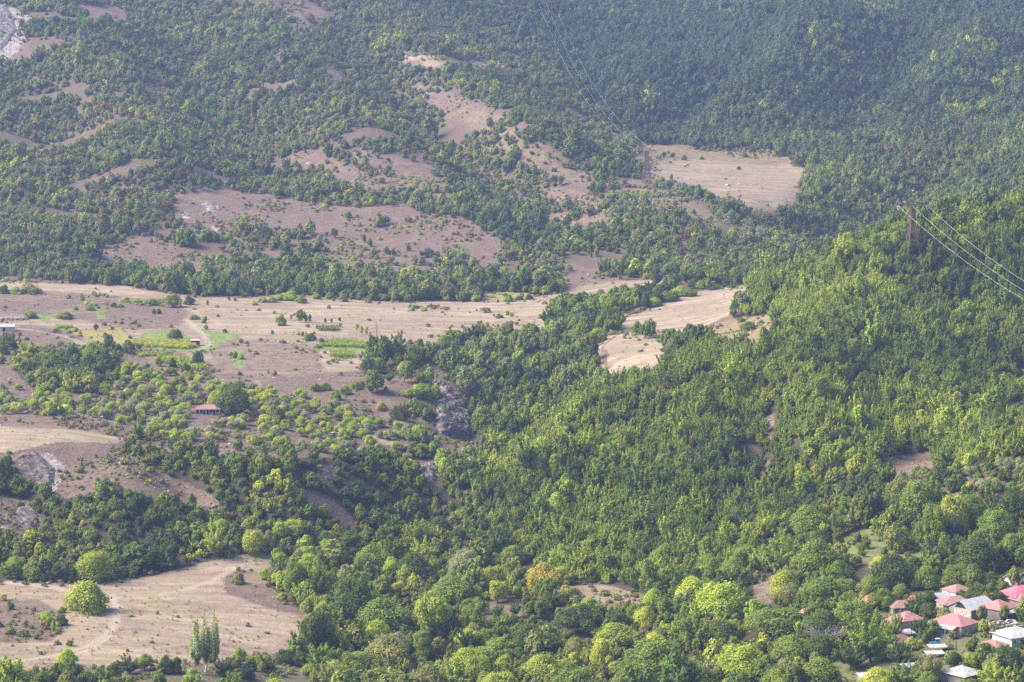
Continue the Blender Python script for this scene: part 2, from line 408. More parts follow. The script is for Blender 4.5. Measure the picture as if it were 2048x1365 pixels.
area("740 868; 800 878; 800 897; 750 888", 1, dens=0.0, straw=0.7, soil=0.3)
area("500 752; 640 748; 740 752; 700 775; 560 782; 500 775", 2, dens=0.0, soil=0.8, straw=0.1, scrub=0.2)
area("640 790; 760 785; 770 830; 660 822", 3, soil=0.8, straw=0.15, green=0.05, scrub=0.14)
# scarp
area("10 902; 120 890; 250 905; 340 950; 445 1000; 430 1012; 330 985; 230 985; 130 985; 40 940", 2, dens=0.10, soil=0.9, scrub=0.45, rock=0.15)
area("40 920; 100 905; 140 940; 110 985; 70 975", 3, rock=0.5)
area("395 995; 420 1000; 436 1036; 420 1030", 2, dens=0.0, soil=0.9)
area("-50 985; 60 1000; 90 1050; 60 1065; -50 1060", 2, dens=0.1, soil=0.8, rock=0.3, scrub=0.3)
area("630 930; 665 930; 670 965; 650 965", 1, dens=0.05, soil=0.8, rock=0.3)
area("600 975; 650 985; 720 1045; 715 1060; 690 1050; 640 1010; 600 1000", 2, dens=0.05, soil=0.9, scrub=0.2)
area("820 920; 880 920; 882 968; 830 965", 1, dens=0.0, soil=0.7, rock=0.3)
area("670 1086; 700 1090; 730 1130; 715 1140; 690 1112", 2, dens=0.0, soil=0.9, scrub=0.1)
# bottom meadow
area("-300 1150; 60 1164; 200 1166; 300 1152; 400 1126; 520 1106; 560 1104; 545 1132; 525 1152; 560 1192; 615 1230; 608 1280; 590 1304; 480 1316; 400 1330; 300 1336; 150 1342; -300 1345", 1,
     dens=0.0, straw=0.68, soil=0.35, scrub=0.015)
area("-300 1190; 70 1200; 120 1225; 130 1260; 100 1285; -300 1300", 3, straw=0.2, soil=0.8, scrub=0.3)
area("440 1160; 480 1140; 540 1150; 620 1215; 600 1232; 520 1210; 450 1185", 3, straw=0.15, soil=0.8, scrub=0.35)
area("470 1150; 530 1145; 545 1165; 480 1175", 2, straw=0.5, soil=0.4, scrub=0.05)
area("520 1330; 600 1325; 615 1345; 540 1360", 1, dens=0.0, soil=0.8)
area("150 1345; 600 1335; 640 1400; 150 1400", 4, dens=0.35, green=0.4, straw=0.1)
# right bank
area("1478 888; 1512 892; 1556 938; 1540 948; 1500 918", 1, dens=0.0, soil=0.9); area("1350 898; 1400 902; 1398 914; 1352 910", 1, dens=0.15, soil=0.9)
area("1765 915; 1862 902; 1872 938; 1790 968", 1, dens=0.12, soil=0.9, scrub=0.35)
area("1528 830; 1550 830; 1546 872; 1528 872", 1, dens=0.05, soil=0.6, rock=0.35); area("1700 760; 1725 758; 1728 775; 1702 775", 1, dens=0.3, soil=0.9)
area("2000 820; 2048 800; 2060 830; 2010 845", 2, dens=0.2, soil=0.8)
area("1660 1085; 1720 1056; 1780 1052; 1835 1078; 1880 1100; 1870 1120; 1780 1125; 1690 1112", 5, dens=0.30, straw=0.2, green=0.6, soil=0.3, scrub=0.7)
area("1690 1110; 1760 1120; 1750 1190; 1700 1190", 4, dens=0.45, green=0.5, soil=0.4, scrub=0.6)
area("1505 1165; 1548 1150; 1545 1190; 1512 1218", 1, dens=0.0, straw=0.4, green=0.3, soil=0.2)
area("1120 1172; 1200 1166; 1305 1192; 1295 1210; 1180 1205", 2, dens=0.0, straw=0.55, green=0.15, soil=0.3, scrub=0.2)
area("955 1205; 1040 1200; 1050 1245; 970 1245", 3, dens=0.15, soil=0.7, straw=0.2, scrub=0.2)
area("1860 950; 1960 930; 2400 900; 2400 1010; 2048 1010; 1900 1000", 3, dens=0.35, soil=0.6, green=0.2, straw=0.2, scrub=0.4)
area("1770 1170; 1900 1150; 2400 1120; 2400 1700; 1640 1700; 1640 1330; 1700 1290", 3, dens=0.34, soil=0.35, green=0.55, straw=0.1, scrub=0.4)
_soft = _blur(CH['dens'], 14)
CH['scrub'] = np.clip(CH['scrub'] + 1.9 * _soft * (1 - _soft), 0, 1)          # undergrowth along the edges of the woods


def _at(M, u, v):
    i = np.clip(((v - MV0) / 2).astype(int), 0, MH - 1); j = np.clip(((u - MU0) / 2).astype(int), 0, MW - 1)
    return M[i, j]


def _atb(M, u, v):
    return _bil(M, u, v, MU0 + 1, MV0 + 1, 2.0)


def wander(x, y, v):
    """uneven edges: how far, in photo pixels, an outline wanders at a place"""
    a = np.where(v < 560, 1.0, 0.45)
    return (fbm(x, y, 34, 31, 4, .65) * 26) * a, (fbm(x, y, 34, 37, 4, .65) * 11) * a


# ------------------------------------------------------------------ node helpers
def new_mat(name):
    m = bpy.data.materials.new(name); m.use_nodes = True
    m.node_tree.nodes.clear()
    return m, m.node_tree.nodes, m.node_tree.links


class NB:
    """short-hand for building node trees"""
    def __init__(self, name):
        self.mat, self.n, self.l = new_mat(name)

    def node(self, t, **kw):
        x = self.n.new(t)
        for k, v in kw.items():
            setattr(x, k, v)
        return x

    def put(self, sock, val):
        if hasattr(val, 'links') or isinstance(val, bpy.types.NodeSocket):
            self.l.new(val, sock)
        else:
            sock.default_value = val

    def math(self, op, a, b=0.0, clamp=False):
        x = self.node('ShaderNodeMath', operation=op, use_clamp=clamp)
        self.put(x.inputs[0], a); self.put(x.inputs[1], b)
        return x.outputs[0]

    def mix(self, f, a, b, mode='MIX'):
        x = self.node('ShaderNodeMix', data_type='RGBA', blend_type=mode, clamp_factor=True)
        self.put(x.inputs[0], f); self.put(x.inputs[6], a); self.put(x.inputs[7], b)
        return x.outputs[2]

    def noise(self, vec, scale, detail=3, rough=0.55, fac=True):
        x = self.node('ShaderNodeTexNoise')
        x.inputs['Scale'].default_value = scale; x.inputs['Detail'].default_value = detail
        x.inputs['Roughness'].default_value = rough
        if vec is not None:
            self.l.new(vec, x.inputs['Vector'])
        return x.outputs['Fac' if fac else 'Color']

    def ramp(self, f, a, b):
        """map range a..b to 0..1, clamped"""
        x = self.node('ShaderNodeMapRange'); x.clamp = True
        self.put(x.inputs[0], f); x.inputs[1].default_value = a; x.inputs[2].default_value = b
        return x.outputs[0]

    def mapping(self, vec, scale):
        x = self.node('ShaderNodeMapping'); x.inputs['Scale'].default_value = scale
        self.l.new(vec, x.inputs['Vector'])
        return x.outputs[0]

    def attr(self, name, kind='GEOMETRY', out='Fac'):
        x = self.node('ShaderNodeAttribute', attribute_type=kind, attribute_name=name)
        return x.outputs[out]

    def diffuse(self, col, rough=0.9, normal=None, spec=0.1):
        x = self.node('ShaderNodeBsdfPrincipled')
        self.put(x.inputs['Base Color'], col); self.put(x.inputs['Roughness'], rough)
        x.inputs['Specular IOR Level'].default_value = spec
        if normal is not None:
            self.l.new(normal, x.inputs['Normal'])
        return x.outputs[0]

    def bump(self, h, strength=0.5, dist=0.2):
        x = self.node('ShaderNodeBump'); x.inputs['Strength'].default_value = strength
        x.inputs['Distance'].default_value = dist
        self.l.new(h, x.inputs['Height'])
        return x.outputs[0]

    def done(self, surf):
        o = self.node('ShaderNodeOutputMaterial'); self.l.new(surf, o.inputs['Surface'])
        return self.mat


def rgb(r, g, b):
    return (r, g, b, 1.0)


# ------------------------------------------------------------------ ground material
def ground_material():
    b = NB("dry_hillside")
    pos = b.node('ShaderNodeNewGeometry').outputs['Position']
    A = b.node('ShaderNodeSeparateColor'); b.l.new(b.attr('cover_a', out='Color'), A.inputs[0])
    B = b.node('ShaderNodeSeparateColor'); b.l.new(b.attr('cover_b', out='Color'), B.inputs[0])
    straw, green, rock = A.outputs[0], A.outputs[1], A.outputs[2]
    track, yellow, floor_ = B.outputs[0], B.outputs[1], B.outputs[2]
    n1 = b.noise(pos, 0.035, 4); n2 = b.noise(pos, 0.22, 4, 0.65); n3 = b.noise(pos, 1.1, 3, 0.6)
    streak = b.noise(b.mapping(pos, (0.035, 0.24, 0.2)), 1.0, 4, 0.6)
    streak2 = b.noise(b.mapping(pos, (0.012, 0.10, 0.1)), 1.0, 4, 0.6)
    soil = b.mix(b.ramp(n2, 0.35, 0.65), rgb(0.097, 0.061, 0.052), rgb(0.140, 0.096, 0.077))
    soil = b.mix(b.ramp(n3, 0.50, 0.68), soil, rgb(0.166, 0.126, 0.095))
    soil = b.mix(b.ramp(n3, 0.46, 0.30), soil, rgb(0.055, 0.038, 0.031))
    st = b.mix(b.ramp(streak, 0.35, 0.68), rgb(0.194, 0.139, 0.101), rgb(0.302, 0.238, 0.168))
    st = b.mix(b.ramp(n2, 0.55, 0.75), st, rgb(0.155, 0.113, 0.077))
    st = b.mix(b.math('MULTIPLY', b.ramp(streak2, 0.47, 0.62), 0.55), st, rgb(0.166, 0.117, 0.088))
    st = b.mix(b.math('MULTIPLY', b.ramp(n1, 0.50, 0.70), 0.5), st, rgb(0.194, 0.167, 0.095))
    gr = b.mix(b.ramp(n2, 0.35, 0.65), rgb(0.088, 0.122, 0.032), rgb(0.160, 0.191, 0.059))
    ye = b.mix(b.ramp(n2, 0.35, 0.65), rgb(0.240, 0.184, 0.059), rgb(0.160, 0.153, 0.059))
    ro = b.mix(b.ramp(n3, 0.40, 0.60), rgb(0.144, 0.122, 0.118), rgb(0.400, 0.352, 0.332))
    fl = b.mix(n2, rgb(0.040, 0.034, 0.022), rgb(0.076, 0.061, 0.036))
    n5 = b.noise(b.mapping(pos, (1.0, 2.2, 1.0)), 1.9, 3, .7)
    edge = b.math('MULTIPLY', b.math('SUBTRACT', n2, 0.5), 0.8)
    def m(f):
        return b.ramp(b.math('ADD', f, b.math('MULTIPLY', edge, 0.9)), 0.28, 0.72)
    col = b.mix(m(straw), soil, st)
    col = b.mix(b.math('MULTIPLY', b.ramp(b.noise(pos, 0.09, 4), 0.52, 0.66), 0.35), col, rgb(0.150, 0.150, 0.070))
    n4 = b.noise(b.mapping(pos, (.05, .09, .09)), 1.0, 5, .68)
    col = b.mix(b.math('MULTIPLY', b.ramp(n4, 0.54, 0.64), 0.45), col, rgb(0.105, 0.075, 0.060))
    col = b.mix(m(yellow), col, ye)
    col = b.mix(m(green), col, gr)
    col = b.mix(m(rock), col, ro)
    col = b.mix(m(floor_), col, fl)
    col = b.mix(b.math('MULTIPLY', track, 0.62), col, b.mix(n2, rgb(0.300, 0.240, 0.185), rgb(0.360, 0.300, 0.240)))
    col = b.mix(b.ramp(n5, .30, .70), b.mix(1.0, col, rgb(.70, .68, .66), 'MULTIPLY'), b.mix(1.0, col, rgb(1.22, 1.22, 1.2), 'MULTIPLY'))
    # short dry tussocks
    vor = b.node('ShaderNodeTexVoronoi'); vor.inputs['Scale'].default_value = 0.55; b.l.new(pos, vor.inputs['Vector'])
    tus = b.math('MULTIPLY', b.ramp(vor.outputs['Distance'], 0.30, 0.12), b.ramp(n1, 0.45, 0.62))
    col = b.mix(b.math('MULTIPLY', tus, 0.35), col, rgb(0.120, 0.090, 0.055))
    h = b.math('ADD', b.math('MULTIPLY', n2, 1.0), b.math('MULTIPLY', n3, 0.5))
    return b.done(b.diffuse(col, 1.0, b.bump(h, 0.55, 0.9), 0.05))


# tracks, ruts and furrows, drawn on the ground
def world_line(pts):
    P = np.array([[float(q) for q in p.split()] for p in pts.split(';')])
    u = []; v = []
    for a, c in zip(P[:-1], P[1:]):
        k = max(2, int(np.hypot(*(c - a)) / 12))
        s = np.linspace(0, 1, k, endpoint=False)
        u += list(a[0] + (c - a)[0] * s); v += list(a[1] + (c - a)[1] * s)
    u.append(P[-1, 0]); v.append(P[-1, 1])
    return ground_at(u, v)


TRACKS = [("-40 1158; 60 1170; 110 1176; 140 1185", 2.6, 1), ("215 1190; 232 1210; 228 1240; 210 1270; 170 1295; 110 1312; 20 1325", 1.0, .9), ("222 1190; 240 1212; 236 1244; 218 1274; 178 1300; 118 1318", 1.0, .9),
          ("225 1190; 290 1212; 340 1235; 400 1245; 500 1262; 600 1270", 0.9, .6), ("540 1120; 480 1130; 430 1160; 370 1180; 320 1190", 2.0, .55), ("150 1310; 280 1300; 400 1285; 560 1280; 600 1262", 1.0, .5),
          ("20 655; 60 660; 110 668; 150 680; 165 690; 160 700", 1.6, .8), ("-10 715; 40 704; 90 696; 130 690", 1.5, .6), ("375 640; 390 655; 410 672; 418 690; 400 700", 2.2, .8),
          ("1238 665; 1260 668; 1295 676; 1330 684", 1.6, 1), ("1236 668; 1222 680; 1205 695; 1203 710; 1208 730", .8, -1), ("1212 700; 1212 730; 1216 742", .7, -1),
          ("1408 328; 1406 342; 1420 358; 1430 375; 1425 385", 1.0, .35), ("1440 330; 1448 340; 1449 348", 1.0, .35),
          ("622 700; 635 712; 638 730; 642 738", .9, -1), ("752 672; 752 700", 1.2, -1), ("1430 548; 1350 556; 1250 570; 1140 590", 2.2, .5), ("445 650; 400 630; 385 620", 1.6, .4),
          ("560 640; 700 646; 840 640; 960 632", .6, -.5), ("420 640; 520 640; 640 642", .8, -.9), ("640 618; 760 624; 900 612", .6, -.5), ("700 636; 800 634; 860 630", .7, -.6), ("690 745; 640 742", 1, -.5),
          ("515 762; 520 775; 530 790", 1.0, .5), ("230 1228; 220 1240", 1, .5), ("1700 1145; 1695 1165; 1700 1180", 1.2, -.5), ("-20 634; 60 628; 160 616; 210 614", .5, -.4)]


def build_terrain():
    ys = np.concatenate([np.arange(0, 800, 40.0), np.arange(800, 1210, 1.7), np.arange(1210, 1800, 2.2), np.arange(1800, 3080, 4.6), np.arange(3080, 3701, 31.0)])
    nc = 560
    s = np.linspace(-1, 1, nc)
    half = np.minimum(90 + 0.235 * ys, 905)
    X = half[:, None] * s[None, :]; Y = np.broadcast_to(ys[:, None], X.shape)
    Z = height(X, Y)
    Z = Z + (fbm(X, Y, 9.0, 21, 2) * 0.18)
    nr = len(ys)
    verts = np.stack([X, Y, Z], -1).reshape(-1, 3)
    i = np.arange(nr - 1)[:, None] * nc + np.arange(nc - 1)[None, :]
    faces = np.stack([i, i + 1, i + nc + 1, i + nc], -1).reshape(-1, 4)
    me = mesh_from(verts, faces)
    u, v = project(verts[:, 0], verts[:, 1], verts[:, 2])
    jx, jy = wander(verts[:, 0], verts[:, 1], v)
    uj, vj = u + jx, v + jy
    g = {k: _atb(M, uj, vj) for k, M in CH.items()}
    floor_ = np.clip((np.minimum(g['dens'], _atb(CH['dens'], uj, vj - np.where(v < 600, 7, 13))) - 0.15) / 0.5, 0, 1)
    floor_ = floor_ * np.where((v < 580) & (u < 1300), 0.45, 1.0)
    track = np.zeros(len(verts)); dark = np.zeros(len(verts))
    for pts, w, a in TRACKS:
        L = world_line(pts)[:, :2]
        lo = L.min(0) - 8; hi = L.max(0) + 8
        idx = np.nonzero((verts[:, 0] > lo[0]) & (verts[:, 0] < hi[0]) & (verts[:, 1] > lo[1]) & (verts[:, 1] < hi[1]))[0]
        p = verts[idx, :2]
        dmin = np.full(len(idx), 1e9)
        for a0, a1 in zip(L[:-1], L[1:]):
            e = a1 - a0
            t = np.clip(((p - a0) @ e) / max(e @ e, 1e-6), 0, 1)
            dmin = np.minimum(dmin, np.hypot(*(p - a0 - t[:, None] * e).T))
        f = np.clip(1.3 - dmin / w, 0, 1) * abs(a)
        if a > 0:
            track[idx] = np.maximum(track[idx], f)
        else:
            dark[idx] = np.maximum(dark[idx], f)
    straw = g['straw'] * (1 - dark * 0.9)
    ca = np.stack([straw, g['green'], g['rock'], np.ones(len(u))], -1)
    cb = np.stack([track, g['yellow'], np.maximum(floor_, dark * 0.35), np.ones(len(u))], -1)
    for nm, c in (('cover_a', ca), ('cover_b', cb)):
        at = me.attributes.new(nm, 'FLOAT_COLOR', 'POINT'); at.data.foreach_set('color', c.astype(np.float32).ravel())
    me.polygons.foreach_set('use_smooth', np.ones(len(faces), bool))
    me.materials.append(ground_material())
    o = bpy.data.objects.new("terrain", me); COL.objects.link(o)
    o['kind'] = 'structure'; o['label'] = 'dry valley sides with fields, bare slopes and woodland floor'
    return o


def mesh_from(verts, faces, name="mesh"):
    """verts (n,3), faces (m,k) arrays -> mesh data, quickly"""
    me = bpy.data.meshes.new(name)
    verts = np.asarray(verts, np.float32); faces = np.asarray(faces, np.int32)
    m, k = faces.shape
    me.vertices.add(len(verts)); me.vertices.foreach_set('co', verts.ravel())
    me.loops.add(m * k); me.loops.foreach_set('vertex_index', faces.ravel())
    me.polygons.add(m)
    me.polygons.foreach_set('loop_start', np.arange(0, m * k, k, dtype=np.int32))
    me.update(calc_edges=True)
    return me


terrain = build_terrain()

# ------------------------------------------------------------------ foliage
def leaf_material(name, source):
    """source 'INSTANCER' reads the tint of a scattered tree, 'OBJECT' the colour of a tree object"""
    b = NB(name)
    if source == 'INSTANCER':
        tint = b.attr('tint', 'INSTANCER', 'Color')
    else:
        tint = b.node('ShaderNodeObjectInfo').outputs['Color']
    var = b.attr('var')
    pos = b.node('ShaderNodeNewGeometry').outputs['Position']
    n = b.noise(pos, 0.35, 2)
    f = b.math('ADD', b.math('MULTIPLY', var, 0.95), b.math('MULTIPLY', n, 0.70))       # 0 .. 1.65
    dk = b.mix(1.0, tint, rgb(0.55, 0.62, 0.65), 'MULTIPLY')
    lt = b.mix(1.0, tint, rgb(1.60, 1.42, 1.10), 'MULTIPLY')
    col = b.mix(b.ramp(f, 0.35, 1.30), dk, lt)
    d = b.diffuse(col, 0.75, None, 0.12)
    t = b.node('ShaderNodeBsdfTranslucent')
    b.l.new(b.mix(1.0, col, rgb(1.25, 1.30, 0.55), 'MULTIPLY'), t.inputs['Color'])
    mx = b.node('ShaderNodeMixShader'); mx.inputs[0].default_value = 0.28
    b.l.new(d, mx.inputs[1]); b.l.new(t.outputs[0], mx.inputs[2])
    return b.done(mx.outputs[0])


def bark_material(name="bark", c0=(0.055, 0.042, 0.034), c1=(0.15, 0.125, 0.105)):
    b = NB(name)
    pos = b.node('ShaderNodeNewGeometry').outputs['Position']
    n = b.noise(b.mapping(pos, (3.0, 3.0, 0.8)), 1.0, 4, 0.7)
    return b.done(b.diffuse(b.mix(b.ramp(n, 0.35, 0.65), rgb(*c0), rgb(*c1)), 0.95, b.bump(n, 0.8, 0.1), 0.05))


LEAF_I = leaf_material("leaves_of_woodland", 'INSTANCER')
LEAF_O = leaf_material("leaves", 'OBJECT')
BARK = bark_material()
PALE_BARK = bark_material("pale_bark", (0.22, 0.20, 0.17), (0.48, 0.45, 0.40))


def _unit(v):
    return v / np.maximum(np.linalg.norm(v, axis=-1, keepdims=True), 1e-9)


def leaf_cards(rng, P, N, size, aspect=1.35):
    """one small bent leaf spray (quad) per point; returns verts, faces"""
    n = len(P)
    N = _unit(N)
    a = _unit(np.cross(N, rng.normal(size=(n, 3))))
    c = np.cross(N, a)
    s = (size * rng.uniform(0.6, 1.35, n))[:, None]
    a = a * s * aspect * 0.5; c = c * s * 0.5
    bend = N * s * rng.uniform(-0.25, 0.25, n)[:, None]
    V = np.stack([P - a + bend, P - c * rng.uniform(0.6, 1.1, n)[:, None], P + a + bend, P + c * rng.uniform(0.6, 1.1, n)[:, None]], 1)
    return V.reshape(-1, 3), np.arange(4 * n).reshape(n, 4)


def lobes_for(kind, rng):
    """clumps of a crown of radius 1 and height about 1.7 (z from 0): centre, radius"""
    L = []
    if kind == 'dome':
        L.append(((0, 0, 0.75), 0.62))
        for k in range(9):
            a = k * 2.39996 + rng.uniform(0, 0.5); r = 0.60 * math.sqrt(rng.uniform(0.35, 1.0)) + 0.03
            L.append(((r * math.cos(a), r * math.sin(a), 0.45 + 0.85 * (1 - r * 1.15) + rng.uniform(-0.1, 0.12)), rng.uniform(0.28, 0.42)))
        for k in range(9):
            a = k * 2 * math.pi / 9 + rng.uniform(-0.25, 0.25)
            L.append(((0.66 * math.cos(a), 0.66 * math.sin(a), rng.uniform(0.30, 0.62)), rng.uniform(0.24, 0.36)))
        for k in range(6):
            a = rng.uniform(0, 6.28); r = rng.uniform(0, 0.45)
            L.append(((r * math.cos(a), r * math.sin(a), rng.uniform(1.15, 1.38)), rng.uniform(0.22, 0.33)))
    elif kind == 'irregular':
        for k in range(27):
            a = k * 2.39996 + rng.uniform(0, 0.8); r = rng.uniform(0.10, 0.80)
            L.append(((r * math.cos(a), r * math.sin(a), rng.uniform(0.2, 1.5) * (1 - 0.45 * r)), rng.uniform(0.13, 0.33)))
        L.append(((rng.uniform(-.2, .2), rng.uniform(-.2, .2), 0.8), 0.5))
    elif kind == 'oval':
        for k in range(24):
            z = rng.uniform(0.1, 1.6); w = 0.66 * math.sqrt(max(0.05, 1 - ((z - 0.7) / 0.95) ** 2))
            a = k * 2.39996; r = w * rng.uniform(0.4, 1)
            L.append(((r * math.cos(a), r * math.sin(a), z), rng.uniform(0.16, 0.34)))
        L.append(((0, 0, 0.8), 0.55))
    elif kind == 'spread':                                      # open orchard crown
        for k in range(13):
            a = k * 2.39996 + rng.uniform(0, 0.6); r = rng.uniform(0.2, 0.76)
            L.append(((r * math.cos(a), r * math.sin(a), 0.75 + rng.uniform(-0.28, 0.32) - 0.35 * r * r), rng.uniform(0.20, 0.36)))
        L.append(((0, 0, 0.85), 0.42))
    elif kind == 'bush':
        for k in range(20):
            a = k * 2.39996; r = rng.uniform(0.1, 0.78)
            L.append(((r * math.cos(a), r * math.sin(a), rng.uniform(0.15, 1.1) * (1 - 0.5 * r)), rng.uniform(0.16, 0.36)))
        L.append(((0, 0, 0.5), 0.55))
    return [(np.array(c, float), r) for c, r in L]


def crown_data(seed, kind, n, leaf, shoots=0.0, rough=0.30):
    """leaf cards over the clumps of a crown -> verts, faces, per-leaf variation"""
    rng = np.random.default_rng(seed)
    L = lobes_for(kind, rng)
    C = np.array([c for c, _ in L]); R = np.array([r for _, r in L])
    lob_var = rng.uniform(0.15, 0.85, len(L))
    P = []; N = []; V = []
    while len(P) < n:
        m = n
        k = rng.choice(len(L), m, p=R ** 2 / (R ** 2).sum())
        d = _unit(rng.normal(size=(m, 3)))
        d[:, 2] = np.where((d[:, 2] < -0.35) & (rng.random(m) < 0.7), -d[:, 2], d[:, 2])
        # lumpy clump surface
        lump = 1 + 0.30 * np.sin(d @ np.array([5.1, 3.3, 4.2]) * 2.3 + k * 1.9) * np.sin(d @ np.array([-3.7, 5.9, 2.8]) * 2.1 + k)
        rr = R[k] * lump * rng.uniform(0.78, 1.06, m)
        if shoots:
            sh = rng.random(m) < shoots
            rr = np.where(sh, rr * rng.uniform(1.0, 1.35, m), rr)
        p = C[k] + d * rr[:, None]
        inside = np.zeros(m, bool)
        for c, r in L:
            inside |= ((p - c) ** 2).sum(1) < (0.74 * r) ** 2
        keep = ~inside & (p[:, 2] > -0.02)
        for q in np.nonzero(keep)[0]:
            P.append(p[q]); V.append(0.34 * lob_var[k[q]] + 0.66 * rng.random()); N.append(d[q] * 0.9 + rng.normal(size=3) * rough + np.array([0, 0, 0.35]))
            if len(P) >= n:
                break
    P = np.array(P); N = np.array(N); V = np.array(V)
    v, f = leaf_cards(rng, P, N, leaf)
    return v, f, V


def shoot_crown_data(seed, n, leaf, k=24, wide=1.0):
    """ragged crown of leafy shoots fanning up and out from the stem, radius about 1, height about 1.9"""
    rng = np.random.default_rng(seed)
    a = np.arange(k) * 2.39996 + rng.uniform(0, 1.0, k); tilt = np.sqrt(rng.uniform(0.01, 1.0, k)) * 1.12
    L = rng.uniform(0.75, 1.15, k) * (1.75 - 0.55 * tilt)
    z0 = rng.uniform(0.05, 0.55, k)
    D = np.stack([np.sin(tilt) * np.cos(a) * wide, np.sin(tilt) * np.sin(a) * wide, np.cos(tilt)], 1)
    sv = rng.uniform(0.1, 0.9, k)
    q = rng.choice(k, n, p=L / L.sum()); t = rng.uniform(0.16, 1.0, n) ** 0.8
    w = 0.30 * np.clip(1.15 - t, 0.12, 1) ** 0.7
    off = _unit(rng.normal(size=(n, 3))) * (w * rng.uniform(0.35, 1.0, n) ** 0.5)[:, None]
    P = np.stack([np.zeros(n), np.zeros(n), z0[q]], 1) + D[q] * (L[q] * t)[:, None] + off
    P[:, 2] = np.maximum(P[:, 2] - 0.10 * (t * np.sin(tilt[q])) ** 2, 0.02)
    N = off / np.maximum(w, .05)[:, None] * 0.7 + D[q] * 0.35 + np.array([0, 0, 0.45]) + rng.normal(size=(n, 3)) * 0.35
    v, f = leaf_cards(rng, P, N, leaf, 1.6)
    return v, f, 0.4 * sv[q] + 0.6 * rng.random(n)


def conifer_data(seed, n, leaf, h=3.2):
    rng = np.random.default_rng(seed)
    z = (1 - np.sqrt(rng.random(n))) * h * 0.97 + 0.05
    tier = 0.78 + 0.22 * np.abs(np.sin(z * 7.0))
    r = (1 - z / h) * tier * rng.uniform(0.65, 1.05, n)
    a = rng.uniform(0, 2 * math.pi, n)
    P = np.stack([r * np.cos(a), r * np.sin(a), z - 0.15 * r], 1)
    N = np.stack([np.cos(a), np.sin(a), np.full(n, 0.7)], 1) + rng.normal(size=(n, 3)) * 0.35
    v, f = leaf_cards(rng, P, N, leaf, 1.6)
    return v, f, rng.random(n)


def poplar_data(seed, n, leaf, h=9.0):
    """narrow fan of upright shoots, radius 1, height h"""
    rng = np.random.default_rng(seed)
    shoots = [(rng.uniform(0, 6.28), rng.uniform(0.03, 0.16) * h, rng.uniform(0.30, 1.0) * h) for _ in range(26)] + [(0.0, 0.05 * h, h), (2.2, .1 * h, .93 * h)]
    P = []; V = []
    for k in range(n):
        a, z0, z1 = shoots[rng.integers(len(shoots))]
        t = rng.random() ** 0.9
        z = z0 + (z1 - z0) * t
        w = 0.95 * math.sin(math.pi * min(1, 0.12 + 0.88 * (z / h) ** 0.75)) ** 0.8
        rad = w * min(1.0, t * 2.2) * (0.55 if z1 > 0.8 * h else 0.9) * rng.uniform(0.75, 1.0)
        j = rng.normal(size=2) * 0.10
        P.append((rad * math.cos(a) + j[0], rad * math.sin(a) + j[1], z)); V.append(rng.random())
    P = np.array(P)
    N = np.stack([P[:, 0], P[:, 1], np.full(n, 0.55)], 1) + rng.normal(size=(n, 3)) * 0.5
    v, f = leaf_cards(rng, P, N, leaf, 1.8)
    return v, f, np.array(V)


def tube(path, radii, seg=6):
    """tapered tube along points -> verts, quad faces"""
    path = [Vector(p) for p in path]
    V = []; F = []
    for i, p in enumerate(path):
        t = (path[min(i + 1, len(path) - 1)] - path[max(i - 1, 0)]).normalized()
        x = t.orthogonal().normalized() if abs(t.z) > 0.9 else t.cross(Vector((0, 0, 1))).normalized()
        y = t.cross(x)
        for k in range(seg):
            a = 2 * math.pi * k / seg
            V.append(p + (x * math.cos(a) + y * math.sin(a)) * radii[i])
    for i in range(len(path) - 1):
        for k in range(seg):
            F.append((i * seg + k, i * seg + (k + 1) % seg, (i + 1) * seg + (k + 1) % seg, (i + 1) * seg + k))
    n0 = len(V) - seg
    for k in range(1, seg - 2, 2):
        F.append((n0, n0 + k, n0 + k + 1, n0 + k + 2))
    return np.array([tuple(v) for v in V]), np.array(F)


def join_parts(parts):
    V = []; F = []; o = 0
    for v, f in parts:
        V.append(v); F.append(np.asarray(f) + o); o += len(v)
    return np.vstack(V), np.vstack(F)


